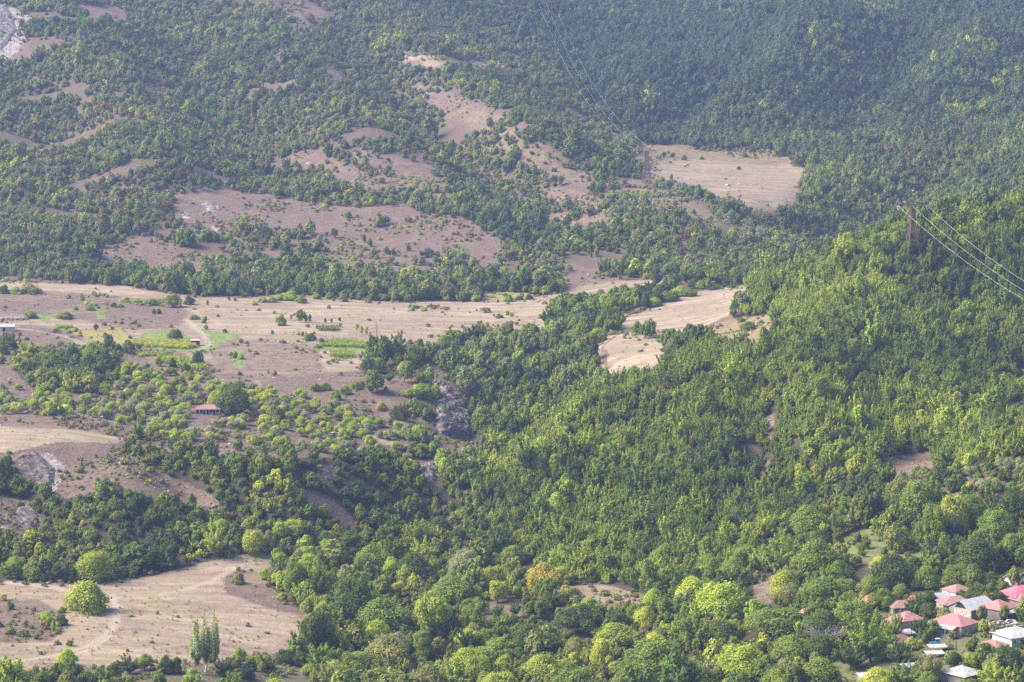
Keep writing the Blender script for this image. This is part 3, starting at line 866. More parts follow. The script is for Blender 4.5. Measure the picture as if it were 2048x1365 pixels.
def trunk_data(seed, h_clear, top, spread, r0, limbs=5, twigs=False):
    """trunk to h_clear, then limbs fanning to height top and radius spread"""
    rng = np.random.default_rng(seed)
    parts = []
    lean = rng.normal(size=2) * 0.06 * top
    fork = Vector((lean[0], lean[1], h_clear))
    parts.append(tube([(0, 0, -0.35), (lean[0] * .4, lean[1] * .4, h_clear * 0.5), fork, (lean[0] * 1.4, lean[1] * 1.4, top * 0.8)], [r0 * 1.35, r0, r0 * 0.8, r0 * 0.15], 6))
    for k in range(limbs):
        a = k * 2.39996 + rng.uniform(-0.4, 0.4)
        e = Vector((math.cos(a) * spread * rng.uniform(0.6, 0.95), math.sin(a) * spread * rng.uniform(0.6, 0.95), h_clear + (top - h_clear) * rng.uniform(0.35, 0.85)))
        mid = fork.lerp(e, 0.5) + Vector((0, 0, (top - h_clear) * 0.08))
        st = Vector((lean[0], lean[1], h_clear * rng.uniform(0.8, 1.15)))
        parts.append(tube([st, mid, e], [r0 * 0.55, r0 * 0.32, r0 * 0.10], 5))
        if twigs:
            for q in range(7):
                s = mid.lerp(e, rng.uniform(-0.3, 0.9))
                t = s + Vector((math.cos(a) + rng.normal() * 0.7, math.sin(a) + rng.normal() * 0.7, 0.9 + rng.normal() * 0.4)) * spread * rng.uniform(0.25, 0.5)
                parts.append(tube([s, s.lerp(t, 0.5) + Vector(rng.normal(size=3)) * 0.03 * spread, t], [r0 * 0.16, r0 * 0.11, r0 * 0.05], 4))
                for w in range(3):
                    s2 = s.lerp(t, rng.uniform(0.3, 0.95))
                    t2 = s2 + Vector((math.cos(a) + rng.normal() * 0.9, math.sin(a) + rng.normal() * 0.9, 0.8 + rng.normal() * 0.5)) * spread * rng.uniform(0.12, 0.28)
                    parts.append(tube([s2, t2], [r0 * 0.09, r0 * 0.045], 3))
    # pad tube faces are quads everywhere
    return join_parts(parts)


def mesh_with(v, f, mats, var=None, mat_idx=None, name="mesh"):
    me = mesh_from(v, f, name)
    for m in mats:
        me.materials.append(m)
    if var is not None:
        a = me.attributes.new('var', 'FLOAT', 'FACE'); a.data.foreach_set('value', np.asarray(var, np.float32))
    if mat_idx is not None:
        me.polygons.foreach_set('material_index', np.asarray(mat_idx, np.int32))
    return me


# ---- scattered woods: small whole trees, instanced
def wood_proto(seed, kind, n, leaf, trunk_h, shoots=0.0, conifer=False, rough=0.28):
    if conifer:
        v, f, var = conifer_data(seed, n, leaf)
    elif kind == 'shoots':
        v, f, var = shoot_crown_data(seed, n, leaf)
    else:
        v, f, var = crown_data(seed, kind, n, leaf, shoots, rough)
    v = v + np.array([0, 0, trunk_h])
    tv, tf = tube([(0, 0, -0.4), (0.02, 0.01, trunk_h + 0.3), (0.0, 0.0, trunk_h + 0.9)], [0.07, 0.05, 0.015], 5)
    V, F = join_parts([(v, f), (tv, tf)])
    me = mesh_with(V, F, [LEAF_I, BARK], np.concatenate([var, np.zeros(len(tf))]), np.concatenate([np.zeros(len(f)), np.ones(len(tf))]), "woodland_tree")
    return bpy.data.objects.new("woodland_tree", me)


def proto_collection(name, objs):
    c = bpy.data.collections.new(name)
    for o in objs:
        c.objects.link(o)
    return c


WOOD = proto_collection("woodland trees", [wood_proto(100 + k, ('dome', 'irregular', 'shoots', 'irregular', 'shoots', 'oval', 'irregular')[k], 1350, 0.145, 0.35, 0.15 + 0.05 * (k % 3)) for k in range(7)])
FAR = proto_collection("far woodland trees", [wood_proto(130 + k, ('irregular', 'bush', 'shoots', 'dome', 'irregular', 'shoots')[k], 640, 0.205, 0.2, 0.3, rough=0.28) for k in range(6)])
SHOOTY = proto_collection("upright young trees", [wood_proto(150 + k, ('shoots', 'irregular', 'shoots', 'shoots', 'oval', 'shoots')[k], 1500, 0.125, 0.3, 0.5, rough=.4) for k in range(6)])
LOW = proto_collection("low scrub", [wood_proto(200 + k, 'bush', 240, 0.25, 0.0, 0.3) for k in range(5)])
N_KINDS = {'FAR': 6, 'WOOD': 7, 'SHOOTY': 6, 'LOW': 5}


def scatter(name, label, coll, P, scl, rot, tint, idx):
    n = len(P)
    me = bpy.data.meshes.new(name)
    me.vertices.add(n); me.vertices.foreach_set('co', np.asarray(P, np.float32).ravel())
    a = me.attributes.new('scl', 'FLOAT_VECTOR', 'POINT'); a.data.foreach_set('vector', np.asarray(scl, np.float32).ravel())
    a = me.attributes.new('rot', 'FLOAT_VECTOR', 'POINT'); a.data.foreach_set('vector', np.asarray(rot, np.float32).ravel())
    a = me.attributes.new('idx', 'INT', 'POINT'); a.data.foreach_set('value', np.asarray(idx, np.int32))
    t4 = np.concatenate([tint, np.ones((n, 1))], 1)
    a = me.attributes.new('tint', 'FLOAT_COLOR', 'POINT'); a.data.foreach_set('color', np.asarray(t4, np.float32).ravel())
    o = bpy.data.objects.new(name, me); COL.objects.link(o)
    ng = bpy.data.node_groups.new(name, 'GeometryNodeTree')
    ng.interface.new_socket('Geometry', in_out='INPUT', socket_type='NodeSocketGeometry')
    ng.interface.new_socket('Geometry', in_out='OUTPUT', socket_type='NodeSocketGeometry')
    gi = ng.nodes.new('NodeGroupInput'); go = ng.nodes.new('NodeGroupOutput')
    ip = ng.nodes.new('GeometryNodeInstanceOnPoints')
    ci = ng.nodes.new('GeometryNodeCollectionInfo')
    ci.inputs['Collection'].default_value = coll
    ci.inputs['Separate Children'].default_value = True; ci.inputs['Reset Children'].default_value = True

    def na(nm, ty):
        x = ng.nodes.new('GeometryNodeInputNamedAttribute'); x.data_type = ty; x.inputs['Name'].default_value = nm
        return x.outputs['Attribute']
    e = ng.nodes.new('FunctionNodeEulerToRotation')
    ng.links.new(na('rot', 'FLOAT_VECTOR'), e.inputs[0])
    ng.links.new(gi.outputs[0], ip.inputs['Points']); ng.links.new(ci.outputs[0], ip.inputs['Instance'])
    ip.inputs['Pick Instance'].default_value = True
    ng.links.new(na('idx', 'INT'), ip.inputs['Instance Index'])
    ng.links.new(e.outputs[0], ip.inputs['Rotation']); ng.links.new(na('scl', 'FLOAT_VECTOR'), ip.inputs['Scale'])
    ng.links.new(ip.outputs[0], go.inputs[0])
    md = o.modifiers.new('scatter', 'NODES'); md.node_group = ng
    o['kind'] = 'stuff'; o['label'] = label
    return o


# leaf colours (base colours)
T = {k: np.array(c) for k, c in dict(
    dark=(0.042, 0.060, 0.017), blue=(0.038, 0.058, 0.042), mid=(0.080, 0.108, 0.020), fresh=(0.130, 0.158, 0.024), yellow=(0.180, 0.195, 0.028), olive=(0.104, 0.108, 0.038),
    grey=(0.092, 0.098, 0.056), brown=(0.125, 0.080, 0.052), red=(0.240, 0.065, 0.040), gold=(0.200, 0.165, 0.030), bright=(0.150, 0.190, 0.025)).items()}


def blend_tint(rng, n, names, weights, xy=None, scale=55.0, drift=0.62, seed=61):
    """colours listed from dark to light; neighbours drift together, single trees differ a little"""
    w = np.array(weights, float); w = np.cumsum(w / w.sum())
    r = rng.random(n)
    if xy is not None:
        d = np.clip(0.5 + 0.95 * fbm(xy[0], xy[1], scale, seed, 3, .6), 0, 1)
        r = np.clip(drift * d + (1 - drift) * r + 0.30 * (r - 0.5) * (rng.random(n) < .25), 0, 0.999)
    mid = w - np.diff(np.concatenate([[0], w])) / 2
    C = np.stack([T[x] for x in names])
    c = np.stack([np.interp(r, mid, C[:, k]) for k in range(3)], 1)
    return c * 1.68 * rng.uniform(0.82, 1.2, (n, 1)) * rng.normal(1, 0.035, (n, 3))


def candidates(y0, y1, step, seed, margin=60):
    """jittered grid over the strip of ground the camera may see"""
    rng = np.random.default_rng(seed)
    ys = np.arange(y0, y1, step)
    X = []; Y = []
    for y in ys:
        h = 0.1775 * y + margin
        x = np.arange(-h, h, step)
        X.append(x); Y.append(np.full(len(x), y))
    X = np.concatenate(X); Y = np.concatenate(Y)
    X = X + rng.uniform(-0.48, 0.48, len(X)) * step; Y = Y + rng.uniform(-0.48, 0.48, len(Y)) * step
    return X, Y, rng


def in_wood(X, Y, hpx, rng, clump=0.0):
    """keep the candidates that stand in woodland and do not cover an opening"""
    Z = height(X, Y)
    u, v = project(X, Y, Z)
    j = rng.normal(size=(2, len(X))) * np.array([[3.0], [1.6]]) + np.stack(wander(X, Y, v))
    d0 = _atb(CH['dens'], u + j[0], v + j[1])
    d1 = _atb(CH['dens'], u + j[0], v - hpx * 0.62 + j[1])
    d = np.minimum(d0, np.where(d1 < 0.55, d1 * 1.0, d1))
    d = d * np.where((v < 575) & (u < 1250), np.clip(1.30 - 2.9 * np.clip(fbm(X * .6, Y * 1.5, 60, 83, 5, .62), 0, 1), 0.12, 1), 1)
    cl = fbm(X, Y, 22, 71, 2)
    thr = rng.random(len(X)) * (1 - 0.6) + 0.6 * np.clip(0.5 + cl * 0.8, 0, 1)
    return (d > np.where(d > 0.93, 0.0, thr)), Z, u, v


BUILT_IN = []                     # (x, y, radius) of trees, houses and other things that woods must keep clear of


def clear_of_built(X, Y):
    ok = np.ones(len(X), bool)
    for x, y, r in BUILT_IN:
        ok &= (X - x) ** 2 + (Y - y) ** 2 > r * r
    return ok

# ------------------------------------------------------------------ mesh builder for built things
class MB:
    def __init__(self):
        self.v = []; self.f = []

    def face(self, pts):
        n = len(self.v); self.v += [tuple(p) for p in pts]; self.f.append(tuple(range(n, n + len(pts))))
        return self

    def hexa(self, lo, hi):
        """lo, hi: four points each, counter-clockwise from above"""
        n = len(self.v); self.v += [tuple(p) for p in lo] + [tuple(p) for p in hi]
        self.f += [(n + 3, n + 2, n + 1, n), (n + 4, n + 5, n + 6, n + 7)]
        for k in range(4):
            j = (k + 1) % 4
            self.f.append((n + k, n + j, n + 4 + j, n + 4 + k))
        return self

    def box(self, x0, x1, y0, y1, z0, z1):
        return self.hexa([(x0, y0, z0), (x1, y0, z0), (x1, y1, z0), (x0, y1, z0)], [(x0, y0, z1), (x1, y0, z1), (x1, y1, z1), (x0, y1, z1)])

    def bar(self, a, b, w, d=None):
        """square bar from a to b"""
        a = Vector(a); b = Vector(b); t = (b - a).normalized()
        x = t.cross(Vector((0, 0, 1)))
        x = Vector((1, 0, 0)) if x.length < 1e-3 else x.normalized()
        y = t.cross(x).normalized(); d = d or w
        q = [x * w / 2 * sx + y * d / 2 * sy for sx, sy in ((-1, -1), (1, -1), (1, 1), (-1, 1))]
        n = len(self.v); self.v += [tuple(a + k) for k in q] + [tuple(b + k) for k in q]
        self.f += [(n, n + 1, n + 2, n + 3), (n + 7, n + 6, n + 5, n + 4)]
        for k in range(4):
            j = (k + 1) % 4
            self.f.append((n + k, n + 4 + k, n + 4 + j, n + j))
        return self

    def cyl(self, a, b, r0, r1=None, seg=10):
        a = Vector(a); b = Vector(b); r1 = r0 if r1 is None else r1
        t = (b - a).normalized(); x = t.orthogonal().normalized(); y = t.cross(x)
        n = len(self.v)
        for p, r in ((a, r0), (b, r1)):
            for k in range(seg):
                q = 2 * math.pi * k / seg
                self.v.append(tuple(p + (x * math.cos(q) + y * math.sin(q)) * r))
        for k in range(seg):
            j = (k + 1) % seg
            self.f.append((n + k, n + j, n + seg + j, n + seg + k))
        self.f += [tuple(range(n + seg - 1, n - 1, -1)), tuple(range(n + seg, n + 2 * seg))]
        return self

    def mesh(self, mat, name="mesh"):
        me = bpy.data.meshes.new(name); me.from_pydata(self.v, [], self.f); me.materials.append(mat)
        me.update()
        bm = bmesh.new(); bm.from_mesh(me); bmesh.ops.recalc_face_normals(bm, faces=bm.faces); bm.to_mesh(me); bm.free()
        return me

    def part(self, name, mat, parent, kind=None):
        o = child(name, self.mesh(mat, name), parent)
        if kind: o['kind'] = kind
        return o


def flat_mat(name, c, rough=0.8, var=0.12, scale=1.2, spec=0.2, dirt=None, obj=False):
    b = NB(name)
    pos = b.node('ShaderNodeNewGeometry').outputs['Position']
    n = b.noise(pos, scale, 4, 0.6)
    lo = tuple(q * (1 - var * 1.6) for q in c); hi = tuple(min(1, q * (1 + var)) for q in c)
    col = b.mix(b.ramp(n, 0.3, 0.7), rgb(*lo), rgb(*hi))
    if dirt is not None:
        n2 = b.noise(pos, scale * 0.55, 5, 0.7)
        col = b.mix(b.math('MULTIPLY', b.ramp(n2, 0.50, 0.64), 0.8), col, rgb(*dirt))
    return b.done(b.diffuse(col, rough, b.bump(n, 0.25, 0.03), spec))


def stone_mat(name, c0, c1, mortar=(0.20, 0.17, 0.14)):
    b = NB(name)
    tc = b.node('ShaderNodeTexCoord').outputs['Object']
    v = b.node('ShaderNodeTexVoronoi'); v.inputs['Scale'].default_value = 2.6
    b.l.new(b.mapping(tc, (1, 1, 1.7)), v.inputs['Vector'])
    e = b.node('ShaderNodeTexVoronoi', feature='DISTANCE_TO_EDGE'); e.inputs['Scale'].default_value = 2.6
    b.l.new(b.mapping(tc, (1, 1, 1.7)), e.inputs['Vector'])
    s = b.node('ShaderNodeSeparateColor'); b.l.new(v.outputs['Color'], s.inputs[0])
    col = b.mix(s.outputs[0], rgb(*c0), rgb(*c1))
    col = b.mix(b.ramp(e.outputs['Distance'], 0.07, 0.01), col, rgb(*mortar))
    n = b.noise(tc, 0.6, 4)
    col = b.mix(b.math('MULTIPLY', b.ramp(n, 0.5, 0.7), 0.5), col, rgb(*(q * 0.62 for q in c0)))
    return b.done(b.diffuse(col, 0.95, b.bump(b.ramp(e.outputs['Distance'], 0.0, 0.1), 0.7, 0.06), 0.1))


M_STONE = stone_mat("rough_stone", (0.22, 0.18, 0.14), (0.40, 0.34, 0.26))
M_GREYSTONE = stone_mat("grey_stone", (0.16, 0.135, 0.12), (0.30, 0.26, 0.23))
M_PALESTONE = stone_mat("pale_stone", (0.32, 0.27, 0.21), (0.50, 0.44, 0.35), (0.27, 0.23, 0.19))
M_PLASTER = flat_mat("cream_plaster", (0.46, 0.41, 0.34), dirt=(0.28, 0.24, 0.19))
M_WHITE = flat_mat("white_plaster", (0.50, 0.475, 0.44), dirt=(0.40, 0.36, 0.31))
M_MUD = flat_mat("mud_plaster", (0.44, 0.35, 0.22), var=0.2, dirt=(0.23, 0.18, 0.13))
M_RED = flat_mat("red_sheet_metal", (0.35, 0.155, 0.145), 0.6, 0.18, spec=0.25, dirt=(0.24, 0.13, 0.115))
M_CRIMSON = flat_mat("crimson_sheet_metal", (0.42, 0.085, 0.12), 0.5, 0.14, spec=0.3, dirt=(0.46, 0.24, 0.26))
M_BROWNROOF = flat_mat("rusted_brown_sheet", (0.27, 0.150, 0.130), 0.6, 0.14, dirt=(0.27, 0.15, 0.12))
M_MAROON = flat_mat("maroon_sheet", (0.19, 0.098, 0.092), 0.6, 0.12, dirt=(0.22, 0.11, 0.10))
M_ORANGE = flat_mat("orange_red_sheet", (0.42, 0.13, 0.085), 0.5, 0.08)
M_ZINC = flat_mat("weathered_zinc", (0.36, 0.335, 0.33), 0.6, 0.14, spec=0.3, dirt=(0.25, 0.20, 0.17))
M_SLATE = flat_mat("grey_slate_sheet", (0.33, 0.30, 0.29), 0.85, 0.2, dirt=(0.19, 0.16, 0.14))
M_RUSTYWHITE = flat_mat("rust_streaked_white_sheet", (0.40, 0.365, 0.35), 0.7, 0.1, 0.9, dirt=(0.21, 0.105, 0.085))
M_WOOD = flat_mat("dark_old_wood", (0.10, 0.07, 0.05), 0.9, 0.25)
M_PALEWOOD = flat_mat("grey_planks", (0.28, 0.24, 0.20), 0.9, 0.2)
M_RUSTPANEL = flat_mat("rust_red_panel", (0.22, 0.075, 0.03), 0.8, 0.25)
M_DARK = flat_mat("black_trim_and_opening_shade", (0.018, 0.016, 0.016), 0.9, 0.1)  # near-black for dark doors and trim, and for shade painted into openings
M_GLASS = flat_mat("window_glass", (0.05, 0.065, 0.07), 0.12, 0.1, spec=0.6)
M_FRAME = flat_mat("white_window_frame", (0.66, 0.66, 0.64), 0.5, 0.04)
M_GREENFRAME = flat_mat("green_window_frame", (0.12, 0.32, 0.20), 0.5, 0.05)
M_STEEL = flat_mat("rusty_lattice_steel", (0.135, 0.075, 0.068), 0.75, 0.2)
M_WIRE = flat_mat("aluminium_wire", (0.62, 0.62, 0.64), 0.4, 0.03, spec=0.5)
M_DULLWIRE = flat_mat("dull_wire", (0.24, 0.24, 0.25), 0.5, 0.03)
M_GLASSINS = flat_mat("insulator_glass", (0.10, 0.09, 0.09), 0.3, 0.1)
M_BLUE = flat_mat("tractor_blue", (0.055, 0.20, 0.38), 0.45, 0.1, spec=0.4)
M_TYRE = flat_mat("tyre_rubber", (0.022, 0.020, 0.019), 0.9, 0.1)
M_POLE = flat_mat("tarred_pole", (0.045, 0.036, 0.032), 0.9, 0.2)
M_CONCRETE = flat_mat("pale_concrete", (0.44, 0.42, 0.40), 0.9, 0.1)

# ------------------------------------------------------------------ trees that stand singly or show large: one object each
def tag(o, label=None, cat=None, group=None, kind=None):
    if label: o['label'] = label
    if cat: o['category'] = cat
    if group: o['group'] = group
    if kind: o['kind'] = kind
    return o


def empty(name, loc, rz=0.0):
    o = bpy.data.objects.new(name, None)
    o.empty_display_size = 0.5
    o.location = loc; o.rotation_euler = (0, 0, rz)
    COL.objects.link(o)
    return o


def child(name, me, parent, **kw):
    o = bpy.data.objects.new(name, me); COL.objects.link(o); o.parent = parent
    for k, v in kw.items():
        setattr(o, k, v)
    return o


def crown_mesh(seed, kind, n, leaf, base, shoots=0.3):
    if kind == 'conifer':
        v, f, var = conifer_data(seed, n, leaf)
    elif kind == 'poplar':
        v, f, var = poplar_data(seed, n, leaf)
    elif kind == 'shoots':
        v, f, var = shoot_crown_data(seed, n, leaf, 40, 1.05)
    else:
        v, f, var = crown_data(seed, kind, n, leaf, shoots, 0.42)
    v[:, 2] += base
    return mesh_with(v, f, [LEAF_O], var, None, "crown")


def trunk_mesh(seed, *a, bark=None, **kw):
    v, f = trunk_data(seed, *a, **kw)
    return mesh_with(v, f, [bark or BARK], None, None, "trunk")


# crown meshes have radius 1; 'top' is their full height in the same units
SHAPES = {
    'dome': [(crown_mesh(300 + k, 'dome', 9000, 0.062, 0.10), trunk_mesh(300 + k, 0.42, 1.5, 0.62, 0.055)) for k in range(5)],
    'irregular': [(crown_mesh(320 + k, 'irregular', 8000, 0.062, 0.14, 0.35), trunk_mesh(320 + k, 0.42, 1.4, 0.6, 0.05)) for k in range(4)] + [(crown_mesh(330 + k, 'shoots', 8500, 0.062, 0.16), trunk_mesh(330 + k, 0.42, 1.5, 0.6, 0.05)) for k in range(3)],
    'oval': [(crown_mesh(340 + k, 'oval', 7000, 0.066, 0.28, 0.15), trunk_mesh(340 + k, 0.4, 1.6, 0.5, 0.05)) for k in range(4)],
    'spread': [(crown_mesh(360 + k, 'spread', 3600, 0.082, 0.06, 0.3), trunk_mesh(360 + k, 0.45, 1.05, 0.7, 0.06)) for k in range(5)],
    'bush': [(crown_mesh(380 + k, 'bush', 4600, 0.078, -0.03, 0.2), trunk_mesh(380 + k, 0.15, 0.8, 0.6, 0.04)) for k in range(5)],
    'conifer': [(crown_mesh(400 + k, 'conifer', 1500, 0.13, 0.15), trunk_mesh(400 + k, 0.8, 2.8, 0.3, 0.05, limbs=2)) for k in range(2)],
    'poplar': [(crown_mesh(410 + k, 'poplar', 3400, 0.15, 1.1), trunk_mesh(410 + k, 1.2, 8.0, 0.4, 0.14, limbs=4, bark=PALE_BARK)) for k in range(3)],
}
TOPS = {'dome': 1.77, 'irregular': 1.64, 'oval': 2.15, 'spread': 1.38, 'bush': 1.25, 'conifer': 3.3, 'poplar': 10.1}
NAMES = {'dome': 'broadleaf_tree', 'irregular': 'broadleaf_tree', 'oval': 'broadleaf_tree', 'spread': 'fruit_tree', 'bush': 'bush', 'conifer': 'conifer_tree', 'poplar': 'poplar_tree'}
CATS = {'broadleaf_tree': 'tree', 'fruit_tree': 'fruit tree', 'bush': 'bush', 'conifer_tree': 'conifer', 'poplar_tree': 'poplar'}
HUES = {'p': (np.array([.165, .190, .080]), 'pale green'),   # one letter -> base colour, words
    'd': (T['dark'] * 1.05, 'dark green'), 'm': (T['mid'] * 1.12, 'mid green'), 'f': (T['fresh'] * 1.12, 'light green'), 'y': (T['yellow'] * 1.1, 'yellow green'), 'o': (T['olive'] * 1.1, 'olive'),
    'g': (T['grey'] * 1.45, 'grey green'), 'b': (T['bright'] * 1.1, 'bright green'), 'k': (T['gold'] * 1.0, 'golden'), 'r': (T['brown'] * 1.2, 'russet'), 'u': (T['blue'] * 1.1, 'blue green')}
SINGLE = []                           # every single tree: object, hue, shape, size, photo pixel
TR = random.Random(11)


def plant(u, vtop, vbot, w, hue, shape, label=None, group=None, xyz=None, size=None):
    if xyz is None:
        p = G1(u, vbot - 0.10 * (vbot - vtop))
        m = px_size(p.y)
        R = w * m / 2
        H = max((vbot - vtop) * m - 0.25 * R, 0.8 * R)
    else:
        p = Vector(xyz); R, H = size
    k = TR.randrange(len(SHAPES[shape]))
    cm, tm = SHAPES[shape][k]
    name = NAMES[shape]
    e = empty(name, (p.x, p.y, p.z - 0.15), TR.uniform(0, 6.28))
    sz = H / TOPS[shape]
    e.scale = (R * TR.uniform(.94, 1.06), R * TR.uniform(.94, 1.06), sz)
    c = np.array(HUES[hue][0]) * TR.uniform(0.88, 1.14) * np.array([TR.uniform(.95, 1.06), 1.0, TR.uniform(.92, 1.08)]) * 1.68
    child("crown", cm, e, color=(c[0], c[1], c[2], 1.0))
    child("trunk", tm, e)
    e['category'] = CATS[name]
    e['group'] = group or {'broadleaf_tree': 'tall broadleaf trees of the valley', 'fruit_tree': 'fruit trees of the orchard terraces', 'bush': 'bushes on the fields and banks',
                           'conifer_tree': 'small dark conifers', 'poplar_tree': 'poplars at the edge of the meadow'}[name]
    if label:
        e['label'] = label
    uu, vv = project(p.x, p.y, p.z + H * 0.6)
    SINGLE.append(dict(o=e, hue=hue, name=name, R=R, H=H, u=float(uu), v=float(vv), y=p.y, label=label))
    BUILT_IN.append((p.x, p.y, R * 0.72))
    return e


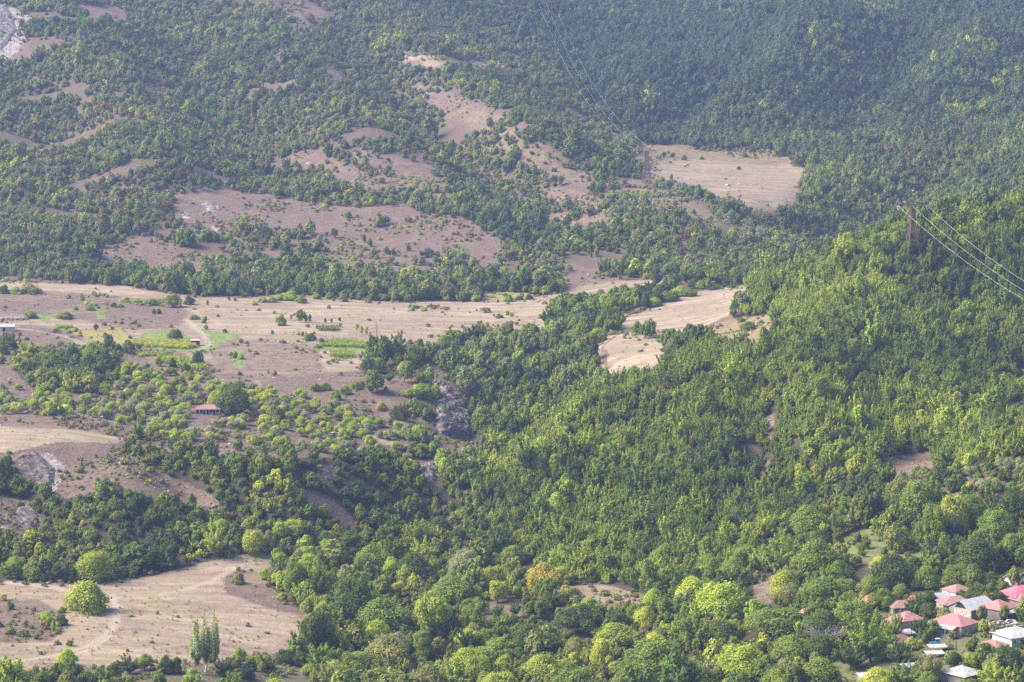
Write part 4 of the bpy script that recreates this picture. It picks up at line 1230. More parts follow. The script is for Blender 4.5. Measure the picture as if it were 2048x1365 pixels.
# u, top, bottom, width in photo pixels, hue, shape | label
KEY = """
174 1152 1230 98 f bush | big round light green tree standing alone in the bare meadow
94 1221 1249 34 b bush | yellowish round bush, the left of two side by side in the bare meadow
124 1227 1253 28 d bush | dark round bush touching a yellower one in the bare meadow
107 1240 1266 14 b oval | slim upright sapling before the pair of round bushes in the meadow
135 1295 1338 44 b dome | bright green tree at the lower edge of the meadow below the ruts
477 1143 1170 30 o bush | pale bush beside a rock on the mound of the meadow
530 1135 1161 30 b bush | bright bush at the top end of the meadow mound
565 1183 1203 32 f bush; 20 1200 1222 18 m bush; 125 1212 1228 22 o bush
636 1222 1312 80 d irregular; 705 1150 1256 98 d dome | big dark green tree rising behind the right end of the meadow
766 1188 1275 108 m dome; 827 1100 1172 84 d dome; 866 1182 1285 90 f irregular; 930 1094 1162 68 g dome; 900 1148 1215 92 m dome; 985 1128 1192 66 f dome
996 1152 1212 52 y oval | slim yellow green tree beside the golden one on the valley floor
1090 1120 1194 74 k dome | golden olive domed tree in the middle of the valley floor
1125 1088 1148 56 f irregular; 1116 984 1050 52 b dome; 1212 1000 1052 62 m irregular; 943 1205 1265 64 m irregular; 776 1262 1345 96 o dome; 846 1258 1330 52 m oval; 712 1248 1295 52 d irregular
1290 1210 1262 46 y dome | yellow leaved tree in the thicket beside the valley clearing
1236 1240 1296 90 f dome; 1206 1276 1345 62 y irregular; 1306 1272 1375 130 m dome; 1160 1202 1272 100 d irregular; 1052 1240 1300 96 d irregular; 1386 1150 1225 82 b dome; 1000 1270 1330 90 m irregular
940 1290 1350 90 f dome; 1090 1300 1370 100 f dome; 850 1325 1390 90 o dome; 700 1300 1360 90 m irregular; 1150 1330 1400 100 m dome; 1000 1335 1400 90 f dome
760 1330 1400 92 m dome; 640 1290 1345 60 m irregular; 660 1335 1400 66 o irregular
745 1085 1150 70 m dome; 700 1060 1110 70 d irregular; 780 1110 1160 50 b irregular; 1330 1085 1150 70 m dome; 840 1050 1110 70 m irregular; 880 1030 1085 60 d dome
1615 1008 1082 82 m dome | big dark domed tree at the mouth of the side gully
1632 1074 1165 104 m dome | very broad dome shaped tree just below the gully mouth
1560 1082 1160 80 m irregular; 1782 1100 1188 98 d dome | broad dark tree standing above the village and below the grassy clearing
1838 956 1045 84 m dome | tall tree on the slope above the grassy clearing
1905 985 1085 76 y dome | tall yellowing tree on the slope above the village
1862 1010 1105 74 m irregular; 1945 985 1060 64 m dome; 1908 1044 1092 42 u irregular; 1955 1070 1155 98 d dome; 1990 1015 1090 76 m dome; 2025 980 1050 70 d irregular; 2030 1060 1130 70 m dome
1570 1138 1208 68 y dome | yellow green tree beside the small steep grass slope
1640 1148 1216 92 m dome; 1682 1118 1170 58 m dome; 1440 1158 1245 112 b dome; 1500 1144 1172 30 d bush; 1488 1088 1150 86 m irregular; 1676 1054 1090 30 m oval; 1524 1100 1150 50 f irregular; 1420 1105 1160 60 m irregular
1390 1238 1325 86 m irregular; 1450 1238 1315 76 d dome; 1482 1283 1370 102 b dome; 1556 1208 1275 140 m dome; 1648 1215 1290 96 d dome; 1706 1195 1272 100 m dome; 1742 1245 1332 94 m irregular; 1582 1262 1335 84 m dome; 1632 1310 1390 112 m dome; 1560 1330 1400 80 m irregular
1850 1128 1184 66 m dome; 1916 1124 1172 68 m dome; 1805 1165 1210 56 m irregular; 1765 1175 1225 60 m irregular; 1856 1180 1215 40 d irregular; 1830 1196 1240 46 d irregular
1955 1164 1214 56 d dome | dark tree between the brown roofed house and the bright red roof
1994 1178 1212 40 d irregular | dark tree standing in front of the bright red house roof
1858 1205 1245 44 d irregular; 1940 1304 1342 48 f irregular | light green tree beside the slatted rusty roof in the village
1978 1284 1334 40 m oval; 2020 1290 1368 76 d dome; 1996 1330 1385 86 f irregular; 1862 1308 1372 66 o irregular; 1908 1300 1340 40 d irregular; 1800 1292 1335 46 d irregular; 1842 1240 1280 34 d irregular; 1850 1266 1292 20 m oval
1812 1330 1385 70 m irregular; 1700 1290 1345 70 d irregular; 1850 1338 1390 60 m irregular; 1940 1355 1400 60 m irregular; 1788 1235 1290 40 m irregular; 1822 1272 1300 30 b irregular
1755 1330 1385 74 y dome | bright yellow green crown at the bottom edge left of the village
1980 1140 1180 60 d irregular; 2030 1140 1170 40 m irregular; 1740 1150 1200 54 m irregular; 1700 1235 1262 40 d irregular
25 1326 1375 66 b bush; 70 1330 1370 40 o bush; 92 1332 1368 32 g bush; 118 1322 1352 40 m bush; 172 1338 1378 50 d bush; 200 1335 1365 40 d bush; 232 1322 1362 42 d irregular; 258 1315 1352 44 d irregular
290 1305 1345 44 m irregular; 330 1310 1350 40 d bush; 352 1312 1350 32 d bush; 385 1335 1375 42 b irregular | bright yellow green bush below the poplars
450 1318 1365 46 d irregular; 492 1326 1362 44 u bush; 470 1352 1395 44 b bush; 535 1308 1338 34 m bush; 570 1295 1330 46 d dome; 600 1300 1335 40 d dome; 478 1292 1322 30 f bush | light bush on the hedge at the foot of the bare meadow, near the poplars
510 1302 1330 28 m bush; 550 1350 1395 60 f bush; 620 1322 1352 44 f bush
508 1056 1114 50 y dome; 430 1058 1118 52 f irregular; 445 1035 1075 50 f dome; 562 1042 1078 40 f dome; 585 1035 1070 56 f dome; 190 1098 1165 80 f dome; 330 1085 1140 50 d irregular; 268 1085 1140 44 m irregular; 540 1062 1112 34 o irregular; 620 1105 1150 52 b dome
590 1125 1200 60 m irregular; 640 1135 1205 60 m irregular; 610 1190 1215 34 m bush; 560 1104 1135 36 f irregular; 30 1110 1150 44 f irregular; 70 1120 1165 60 m bush; 130 1122 1165 50 d bush
465 768 835 76 d dome | very large dark round tree beside the brown roofed ruin
432 780 822 38 f dome | light green tree squeezed between the ruin and the huge dark tree
185 685 740 48 m dome | tall green tree above the thicket below the yellow plot
178 706 755 40 d dome; 350 657 685 31 d dome | dark round tree standing in the bright green plot
396 701 734 24 d dome | dark upright tree at the end of the maize plot below the red shed
372 726 748 22 d bush; 346 715 738 22 d bush; 318 715 735 20 m irregular; 345 585 618 44 o irregular | old spreading tree on the field edge below the wooded mountainside
345 612 642 0 m bush
192 647 664 13 d oval | small dark tree alone on the slope above the yellow plot
8 568 590 28 d bush; 12 668 702 44 d irregular; 30 675 705 30 d irregular; 4 680 712 40 m bush
562 628 654 26 m bush | wide green bush at the left of the trees in the stubble field
600 618 648 20 m oval | tallest tree of the small group in the stubble field
611 628 646 12 m oval; 620 628 646 9 d oval | slim pointed dark tree at the end of the group in the stubble field
582 627 642 8 f oval; 651 636 647 8 d oval; 663 637 647 7 o oval; 679 634 644 9 d oval; 680 644 657 10 y oval
714 647 661 11 y oval | small yellow tree on the stubble field, first of a row of three; 723 652 672 9 y oval | small pale tree on the stubble field, middle of a row of three; 733 652 672 8 y oval | small pale tree on the stubble field, last of a row of three
624 665 681 19 d bush | round dark bush at the corner of the maize plot; 643 674 692 14 u oval | blue green round tree beside the maize plot; 605 661 674 12 f bush; 615 668 684 14 m bush; 635 688 697 20 m bush
450 657 666 12 d bush; 545 660 670 8 d oval; 470 702 718 14 m bush; 482 706 720 18 y bush; 480 742 752 12 m bush; 478 758 777 28 m dome; 460 762 778 20 m bush; 550 740 752 12 m bush; 612 664 676 10 y bush
378 590 612 24 d bush; 408 635 648 12 m bush; 412 647 660 10 m bush; 388 632 640 26 o bush; 410 632 640 10 m bush; 308 616 630 10 d bush; 318 616 629 12 d bush; 152 612 622 12 m bush; 180 611 622 26 m bush; 228 604 616 14 d bush; 240 606 617 16 m bush; 138 658 668 14 g bush; 54 672 682 14 m bush; 62 625 638 36 m bush; 130 622 640 40 o bush; 305 598 612 36 m bush; 275 595 610 28 f bush; 250 592 606 26 f bush; 200 583 592 16 f bush; 30 572 590 26 f bush; 60 572 588 50 o bush; 165 594 602 10 m bush; 186 604 612 20 y bush
545 592 606 26 m bush; 525 592 606 24 f bush; 560 584 603 32 f bush; 580 580 603 40 f bush; 602 588 608 26 m bush; 508 600 612 18 y bush; 632 584 600 24 f bush; 660 582 600 24 m bush; 690 580 598 24 m bush; 765 590 602 40 o bush; 458 592 603 8 d oval; 470 595 604 8 d oval; 415 600 612 8 m oval
832 609 618 14 d bush; 848 613 624 14 f bush; 998 626 637 20 m bush; 962 640 655 9 m oval; 975 644 656 10 m bush; 996 648 658 8 m oval; 1018 648 660 14 m oval; 945 650 658 8 m bush; 968 597 606 6 d oval; 996 598 606 6 d oval; 1018 588 605 24 m bush; 1038 588 602 20 m bush; 1058 586 601 18 d bush
892 668 703 40 m dome | round green tree at the rim of the ravine above the path
924 664 680 10 d conifer | small dark conifer standing at the rim of the ravine
962 683 720 36 g dome; 812 720 750 36 y dome | bright yellow tree on the bank above the rocky cliff
752 712 750 42 m dome; 785 690 725 40 o irregular; 835 690 722 46 m irregular; 845 765 800 50 m irregular; 835 768 792 24 y dome; 815 776 795 30 f dome; 870 770 800 30 f irregular; 672 778 802 28 m bush | round dark bush alone on the soil terrace above the orchard
763 800 822 24 k bush | yellow round bush on the soil terrace
792 812 842 28 d irregular; 808 814 848 24 d irregular; 828 795 825 30 m irregular; 845 805 830 30 d irregular; 860 815 845 24 d bush; 652 762 782 22 m bush; 632 764 784 26 m bush; 690 770 790 30 m bush; 735 755 775 30 d bush; 712 762 780 30 m bush
810 850 880 30 g bush; 830 850 880 24 y irregular; 840 848 890 30 f oval; 756 700 720 30 m bush
145 800 822 15 d conifer | pointed dark conifer above the yellow orchard grove
138 812 830 16 m irregular; 1120 600 622 36 d dome; 1150 655 690 40 m dome; 1195 655 690 38 f dome; 1225 640 665 36 m dome; 1130 648 675 36 d dome; 1340 578 605 40 m dome; 1360 570 595 34 b dome; 1310 592 615 30 f dome; 1352 665 690 26 b dome | bright bushy tree at the top corner of the lower stubble field
1300 615 624 5 m oval; 1326 682 694 8 d oval; 1284 660 668 12 f bush; 1300 658 670 10 m oval; 1318 670 678 10 m bush; 1292 684 692 10 g bush; 1278 700 704 10 g bush; 1496 641 664 32 m dome | dark bush in the yellow clearing beside the spur forest
1466 567 578 20 d bush | round dark bush on the top edge of the upper stubble field; 1500 563 575 12 d bush; 1428 565 580 30 m dome; 1408 558 580 36 m dome; 1388 555 580 30 d dome; 1380 575 595 30 m dome
1343 349 366 8 d oval; 1327 356 368 7 d oval | small pointed dark tree at the foot of the meadow by the pylon; 1478 332 340 10 d bush | round bush with a white cow beside it on the cattle meadow; 1606 349 364 16 m bush; 1524 373 379 4 m oval; 1536 407 413 5 d oval; 1448 395 408 14 d bush; 1386 370 380 12 d bush; 1402 310 320 14 f bush; 1344 305 316 12 d bush; 1328 303 316 14 d oval; 1368 308 322 14 m bush
940 553 590 44 b dome | large rounded bright green tree at the foot of the wooded mountainside
"""
POPLARS = [(394, 1236, 1352, 32, "broad twin topped poplar at the foot of the bare meadow"), (411, 1230, 1350, 28, "middle poplar of three at the foot of the bare meadow"),
           (430, 1221, 1356, 22, "tallest and slimmest poplar with a pale bare trunk by the meadow")]


def plant_key_trees():
    for line in KEY.strip().splitlines():
        for it in line.split(';'):
            it = it.strip()
            if not it:
                continue
            lab = None
            if '|' in it:
                it, lab = [q.strip() for q in it.split('|')]
            q = it.split()
            if float(q[3]) < 1:
                continue
            plant(float(q[0]), float(q[1]), float(q[2]), float(q[3]), q[4], q[5], lab)
    for u, a, b_, w, lab in POPLARS:
        plant(u, a, b_ + 8, w, 'p', 'poplar', lab)


def plant_leafless():
    p = G1(1648, 1299); m = px_size(p.y)
    e = empty("leafless_tree", (p.x, p.y, p.z - 0.2), 0.6)
    v, f = trunk_data(77, 1.2, 8.4, 5.2, 0.30, limbs=13, twigs=True)
    mt = bark_material("grey_dead_bark", (0.26, 0.22, 0.215), (0.40, 0.35, 0.34))
    n1 = 60 + 0
    child("limbs", mesh_with(v, f, [mt]), e)
    tv, tf = tube([(0, 0, -0.4), (0.1, 0, 0.8), (0.2, 0.1, 1.7)], [0.42, 0.36, 0.3], 8)
    child("trunk", mesh_with(tv, tf, [mt]), e)
    tag(e, "leafless grey tree spreading bare branches among green trees near the village", "tree")
    BUILT_IN.append((p.x, p.y, 4.8))


def fill_trees(target):
    """the other tall trees of the valley floor, between those named above"""
    rng = np.random.default_rng(23)
    n_have = sum(1 for s in SINGLE if s['name'] == 'broadleaf_tree')
    pts = np.array([(s['o'].location.x, s['o'].location.y, s['R']) for s in SINGLE])
    pts = [tuple(p) for p in pts]
    tries = 0
    while n_have < target and tries < 9000:
        tries += 1
        u, v = rng.uniform(560, 2080), rng.uniform(985, 1400)
        if _at(ZONE, np.array([u]), np.array([v]))[0] != 5 or CH['dens'][int((v - MV0) / 2), int((u - MU0) / 2)] < 0.8:
            continue
        if v < 1090 and rng.random() < 0.35:
            continue
        p = G1(u, v)
        R = rng.uniform(3.0, 5.6) if v > 1080 else rng.uniform(2.4, 4.4)
        if any((p.x - a) ** 2 + (p.y - b) ** 2 < (0.80 * (R + r)) ** 2 for a, b, r in pts):
            continue
        H = R * rng.uniform(1.35, 1.85)
        m = px_size(p.y)
        vt = v - H / m * 0.62
        if 0 <= (vt - MV0) / 2 < MH and CH['dens'][int((vt - MV0) / 2), int((u - MU0) / 2)] < 0.4:
            continue
        hue = rng.choice(list('dmfyobg'), p=[.22, .36, .17, .07, .05, .08, .05])
        shape = rng.choice(['dome', 'irregular', 'oval'], p=[.5, .38, .12])
        plant(0, 0, 0, 0, str(hue), str(shape), xyz=(p.x, p.y, p.z), size=(R, H))
        pts.append((p.x, p.y, R)); n_have += 1


ORCHARDS = ["-20 790; 100 770; 140 800; 100 835; -20 830", "100 800; 240 780; 420 790; 560 790; 640 800; 760 840; 880 905; 820 925; 640 905; 480 890; 330 885; 240 872; 90 845",
            "240 740; 420 760; 560 785; 400 800; 250 790", "1880 955; 1960 935; 2060 925; 2060 990; 1940 985"]


def fill_orchard():
    rng = np.random.default_rng(29)
    masks = [_raster(p) for p in ORCHARDS]
    pts = [(s['o'].location.x, s['o'].location.y, s['R']) for s in SINGLE]
    cnt = 0
    for k, m in enumerate(masks):
        ys, xs = np.nonzero(m > .5)
        limit = (24, 205, 40, 34)[k]; c = 0
        for _ in range(4000):
            if c >= limit:
                break
            i = rng.integers(len(xs)); u = MU0 + 2 * xs[i]; v = MV0 + 2 * ys[i]
            if not (-30 < u < 2060):
                continue
            if 385 < u < 445 and 800 < v < 850:                   # the ruin and its yard
                continue
            if k == 1 and u < 260 and v > 850 - 0.1 * (260 - u):
                continue
            p = G1(u, v)
            R = rng.uniform(2.1, 3.7)
            if any((p.x - a) ** 2 + (p.y - b) ** 2 < (0.70 * (R + r)) ** 2 for a, b, r in pts):
                continue
            hue = rng.choice(list('fgmoyb'), p=[.40, .24, .10, .06, .12, .08] if k < 3 else [.05, .45, .05, .4, .05, .0])
            if k == 1 and 90 < u < 150 and 825 < v < 862:
                hue = 'y'
            plant(0, 0, 0, 0, str(hue), 'spread', xyz=(p.x, p.y, p.z), size=(R, R * rng.uniform(1.15, 1.5)),
                  group='fruit trees of the orchard terraces' if k < 3 else 'grey fruit trees above the village')
            pts.append((p.x, p.y, R)); c += 1; cnt += 1
    print('orchard', cnt)


LANDMARKS = [("the lone round tree in the meadow", 174, 1190), ("the three poplars", 412, 1290), ("the golden domed tree", 1090, 1155), ("the leafless grey tree", 1648, 1272), ("the domed tree at the gully mouth", 1615, 1045),
             ("the blue tractor", 1873, 1285), ("the grassy clearing above the village", 1760, 1075), ("the dry grass clearing on the valley floor", 1210, 1188), ("the steep little grass slope", 1528, 1185),
             ("the brown roofed ruin", 415, 820), ("the small red shed", 392, 684), ("the huge dark tree by the ruin", 465, 800), ("the pointed conifer in the orchard", 145, 810), ("the rocky cliff above the ravine", 900, 820),
             ("the yellow tree above the cliff", 812, 735), ("the lower rock face", 850, 945), ("the white roofed hut on the left edge", 14, 652), ("the light bench field", 80, 870), ("the bright red roofed house", 2030, 1190),
             ("the white hipped roof", 2030, 1272), ("the rusty white hipped roof", 1923, 1345), ("the little orange roof in the trees", 1738, 1203), ("the pale hut wall among trees", 1533, 1298), ("the grey scree under the bench field", 80, 945),
             ("the maize plot", 690, 690), ("the trees in the stubble field", 600, 635), ("the yellow field by the mountainside", 1000, 592), ("the lower right stubble field", 1255, 705), ("the yellow clearing on the spur", 1500, 660),
             ("the cattle meadow", 1480, 370), ("the meadow mound", 500, 1160), ("the meadow's far corner", 545, 1110), ("the stone wall heap on the left edge", 30, 638), ("the old tree on the field edge", 345, 600), ("the gully scar on the spur", 1520, 915),
             ("the landslip on the right slope", 1820, 930), ("the soil path below the scarp", 695, 1115), ("the round bush on the soil terrace", 672, 790), ("the path at the ravine rim", 890, 705), ("the wooden shelter by the poplars", 390, 1356)]


def label_single_trees():
    def words(s):
        big = s['R'] / {'broadleaf_tree': 4.4, 'fruit_tree': 2.6, 'bush': 1.9, 'conifer_tree': 2, 'poplar_tree': 3}[s['name']]
        size = 'big ' if big > 1.22 else 'small ' if big < 0.80 else ''
        noun = {'broadleaf_tree': 'tree', 'fruit_tree': 'fruit tree', 'bush': 'bush', 'conifer_tree': 'conifer', 'poplar_tree': 'poplar'}[s['name']]
        return size + HUES[s['hue']][1] + ' ' + noun
    fam = {}
    for s in SINGLE:
        fam.setdefault(words(s), []).append(s)
    used = set()
    ordn = ['nearest', 'second nearest', 'third nearest', 'fourth nearest', 'fifth nearest', 'sixth nearest', 'seventh nearest', 'eighth nearest', 'ninth nearest', 'tenth nearest', 'eleventh nearest', 'twelfth nearest']
    for w, L in fam.items():
        U = np.array([s['u'] for s in L]); V = np.array([s['v'] for s in L])
        rank = []
        for nm, lu, lv in LANDMARKS:
            d = np.hypot(U - lu, (V - lv) * 1.4)
            o = np.argsort(d); r = np.empty(len(L), int); r[o] = np.arange(len(L))
            rank.append((r, d))
        for i, s in enumerate(L):
            if s['label']:
                continue
            best = min(range(len(LANDMARKS)), key=lambda k: (rank[k][0][i], rank[k][1][i]))
            r = rank[best][0][i]
            r_ = ordn[r] if r < len(ordn) else 'farther off'
            s['o']['label'] = f"{r_} {w} to {LANDMARKS[best][0]}"


plant_key_trees()
plant_leafless()

# ------------------------------------------------------------------ houses
def hip_roof(W, D, H, rise, o, t=0.14):
    """hipped roof over a W x D box, eaves at height H: faces as a closed mesh; also its seam lines"""
    a, b = W / 2 + o, D / 2 + o
    if W >= D:
        r = max(W / 2 - D / 2, 0.35)
        R = [(-r, 0, H + rise), (r, 0, H + rise)]
    else:
        r = max(D / 2 - W / 2, 0.35)
        R = [(0, -r, H + rise), (0, r, H + rise)]
    E = [(-a, -b, H), (a, -b, H), (a, b, H), (-a, b, H)]
    m = MB(); lo = [(x, y, z - t) for x, y, z in E]
    if W >= D:
        sides = [(E[0], E[1], R[1], R[0]), (E[1], E[2], R[1]), (E[2], E[3], R[0], R[1]), (E[3], E[0], R[0])]
    else:
        sides = [(E[0], E[1], R[0]), (E[1], E[2], R[1], R[0]), (E[2], E[3], R[1]), (E[3], E[0], R[0], R[1])]
    for s in sides:
        m.face(s)
    m.face([lo[3], lo[2], lo[1], lo[0]])
    for k in range(4):
        j = (k + 1) % 4
        m.face([lo[k], lo[j], E[j], E[k]])
    return m, sides


def gable_roof(W, D, H, rise, o, t=0.12):
    a, b = W / 2 + o, D / 2 + o
    hz = H - rise * o / (D / 2)
    E = [(-a, -b, hz), (a, -b, hz), (a, b, hz), (-a, b, hz)]; R = [(-a, 0, H + rise), (a, 0, H + rise)]
    m = MB()
    up = lambda p: (p[0], p[1], p[2] + t)
    m.hexa([E[0], E[1], R[1], R[0]], [up(E[0]), up(E[1]), up(R[1]), up(R[0])])
    m.hexa([R[0], R[1], E[2], E[3]], [up(R[0]), up(R[1]), up(E[2]), up(E[3])])
    return m, [(up(E[0]), up(E[1]), up(R[1]), up(R[0])), (up(E[2]), up(E[3]), up(R[0]), up(R[1]))]


def shed_roof(W, D, H, rise, o, t=0.12):
    a, b = W / 2 + o, D / 2 + o
    E = [(-a, -b, H), (a, -b, H), (a, b, H + rise), (-a, b, H + rise)]
    m = MB(); m.hexa(E, [(x, y, z + t) for x, y, z in E])
    return m, [tuple((x, y, z + t) for x, y, z in E)]


def seams(sides, pitch, m=None, w=0.07, h=0.07):
    """standing seams running up each roof plane"""
    m = m or MB()
    for s in sides:
        s = [Vector(p) for p in s]
        A, B = s[0], s[1]
        L = (B - A).length; e = (B - A) / L
        top = s[2:]; n = (B - A).cross(top[0] - A).normalized()
        if n.z < 0: n = -n
        up = n.cross(e)
        if up.z < 0: up = -up
        hmax = max((q - A).dot(up) for q in top)
        ts = sorted((q - A).dot(e) for q in top); t0, t1 = ts[0], ts[-1]
        k = pitch * 0.5
        while k < L:
            if k < t0: hh = hmax * k / max(t0, 1e-3)
            elif k > t1: hh = hmax * (L - k) / max(L - t1, 1e-3)
            else: hh = hmax
            if hh > 0.3:
                p = A + e * k
                m.bar(p + n * 0.02, p + up * (hh * 0.985) + n * 0.02, w, h)
            k += pitch
    return m


def house(name, label, cat, u, v, W, D, H, rise, rot, roof, rmat, wmat, o=0.45, pitch=0.9, windows=(), doors=(), group='houses of the village', wall_side=None):
    """anchored at the photo pixel of its nearest foot corner; W runs right and back, D left and back"""
    rz = math.radians(rot)
    p = G1(u, v)
    c, s = math.cos(rz), math.sin(rz)
    off = Vector((W / 2 * c - D / 2 * s, W / 2 * s + D / 2 * c, 0))
    ctr = p + off
    e = empty(name, (ctr.x, ctr.y, p.z), rz)
    tag(e, label, cat, group)
    zb = -0.6 - max(0, p.z - min(float(height(ctr.x, ctr.y)), p.z))
    t = 0.3
    a, b = W / 2, D / 2
    top = H - 0.14 if roof == 'hip' else H
    ws = wall_side or wmat
    MB().box(-a, a, -b, -b + t, zb, top).part("wall", wmat, e)
    MB().box(-a, a, b - t, b, zb, top + (rise if roof == 'shed' else 0)).part("wall", wmat, e)
    for sx in (-1, 1):
        x0, x1 = sorted((sx * a, sx * (a - t)))
        m = MB()
        if roof == 'gable':
            pr = [(-b + t, zb), (b - t, zb), (b - t, top), (0, top + rise * (1 - t / b) - 0.02), (-b + t, top)]
            n = len(m.v); m.v += [(x0, y, z) for y, z in pr] + [(x1, y, z) for y, z in pr]
            m.f += [tuple(range(n, n + 5)), tuple(range(n + 9, n + 4, -1))] + [(n + k, n + (k + 1) % 5, n + 5 + (k + 1) % 5, n + 5 + k) for k in range(5)]
        elif roof == 'shed':
            m.hexa([(x0, -b + t, zb), (x1, -b + t, zb), (x1, b - t, zb), (x0, b - t, zb)], [(x0, -b + t, top), (x1, -b + t, top), (x1, b - t, top + rise), (x0, b - t, top + rise)])
        else:
            m.box(x0, x1, -b + t, b - t, zb, top)
        m.part("wall", ws if sx < 0 else wmat, e)
    fn = {'hip': hip_roof, 'gable': gable_roof, 'shed': shed_roof}[roof]
    m, sides = fn(W, D, H + (0.0 if roof == 'hip' else 0.01), rise, o)
    r = m.part("roof", rmat, e)
    if pitch:
        seams(sides, pitch).part("roof_seam", rmat, r, kind='stuff')
    for face, tt, z, w, h, fm in windows:
        opening(e, a, b, face, tt, z, w, h, fm, "window")
    for face, tt, w, h, dm in doors:
        opening(e, a, b, face, tt, h / 2, w, h, dm, "door")
    BUILT_IN.append((ctr.x, ctr.y, max(W, D) * 0.62 + 0.6))
    e['_dims'] = [a, b, H]
    return e


def opening(e, a, b, face, tt, z, w, h, fm, what):
    """window (> frame, pane) or door on the face 'f' (right front) or 'l' (left front); tt runs 0..1 from the near corner"""
    def P(s, dpt, zz):
        return (-a + 2 * a * tt + s, -b - dpt, zz) if face == 'f' else (-a - dpt, -b + 2 * b * tt + s, zz)
    def slab(m, s0, s1, z0, z1, d0, d1):
        q = [P(s0, d0, z0), P(s1, d0, z0), P(s1, d1, z0), P(s0, d1, z0)]
        q2 = [P(s0, d0, z1), P(s1, d0, z1), P(s1, d1, z1), P(s0, d1, z1)]
        return m.hexa(q, q2)
    if what == "door":
        d = slab(MB(), -w / 2, w / 2, 0.0, h, -0.02, 0.04).part("door", fm, e)
        slab(MB(), w * .32, w * .40, h * .48, h * .53, 0.041, 0.09).part("handle", M_STEEL, d)
        return
    m = MB()
    f = 0.11
    slab(m, -w / 2, w / 2, z - h / 2, z - h / 2 + f, -0.03, 0.07); slab(m, -w / 2, w / 2, z + h / 2 - f, z + h / 2, -0.03, 0.07)
    slab(m, -w / 2, -w / 2 + f, z - h / 2 + f, z + h / 2 - f, -0.03, 0.07); slab(m, w / 2 - f, w / 2, z - h / 2 + f, z + h / 2 - f, -0.03, 0.07)
    slab(m, -0.04, 0.04, z - h / 2 + f, z + h / 2 - f, -0.03, 0.06)
    win = m.part("window", fm, e)
    slab(MB(), -w / 2 + f, w / 2 - f, z - h / 2 + f, z + h / 2 - f, -0.02, 0.03).part("pane", M_GLASS, win)
    slab(MB(), -w / 2 - .08, w / 2 + .08, z - h / 2 - .08, z - h / 2 - .005, 0.0, 0.14).part("sill", M_CONCRETE, win)


def lean_roof(e, a, b, side, depth, z0, drop, mat, posts=4, postmat=None, s0=0.0, s1=1.0, pitch=0.8, floor=True):
    """veranda: sloping roof on posts along the left front ('l') or right front ('f') face"""
    def P(t, d, z):
        return (-a - d, -b + 2 * b * t, z) if side == 'l' else (-a + 2 * a * t, -b - d, z)
    q = [P(s0, depth, z0 - drop), P(s1, depth, z0 - drop), P(s1, 0.01, z0), P(s0, 0.01, z0)]
    r = MB().hexa(q, [(x, y, z + 0.09) for x, y, z in q]).part("veranda_roof", mat, e)
    seams([tuple((x, y, z + 0.09) for x, y, z in q)], pitch, w=.05, h=.05).part("roof_seam", mat, r, kind='stuff')
    for k in range(posts):
        t = s0 + (s1 - s0) * (0.03 + 0.94 * k / max(1, posts - 1))
        MB().bar(P(t, depth - 0.15, -0.7), P(t, depth - 0.15, z0 - drop), 0.16).part("post", postmat or M_WOOD, e)
    if floor:
        q = [P(s0, depth, -0.8), P(s1, depth, -0.8), P(s1, 0.01, -0.8), P(s0, 0.01, -0.8)]
        MB().hexa(q, [(x, y, 0.25) for x, y, z in q]).part("veranda_floor", M_GREYSTONE, e)
    return P


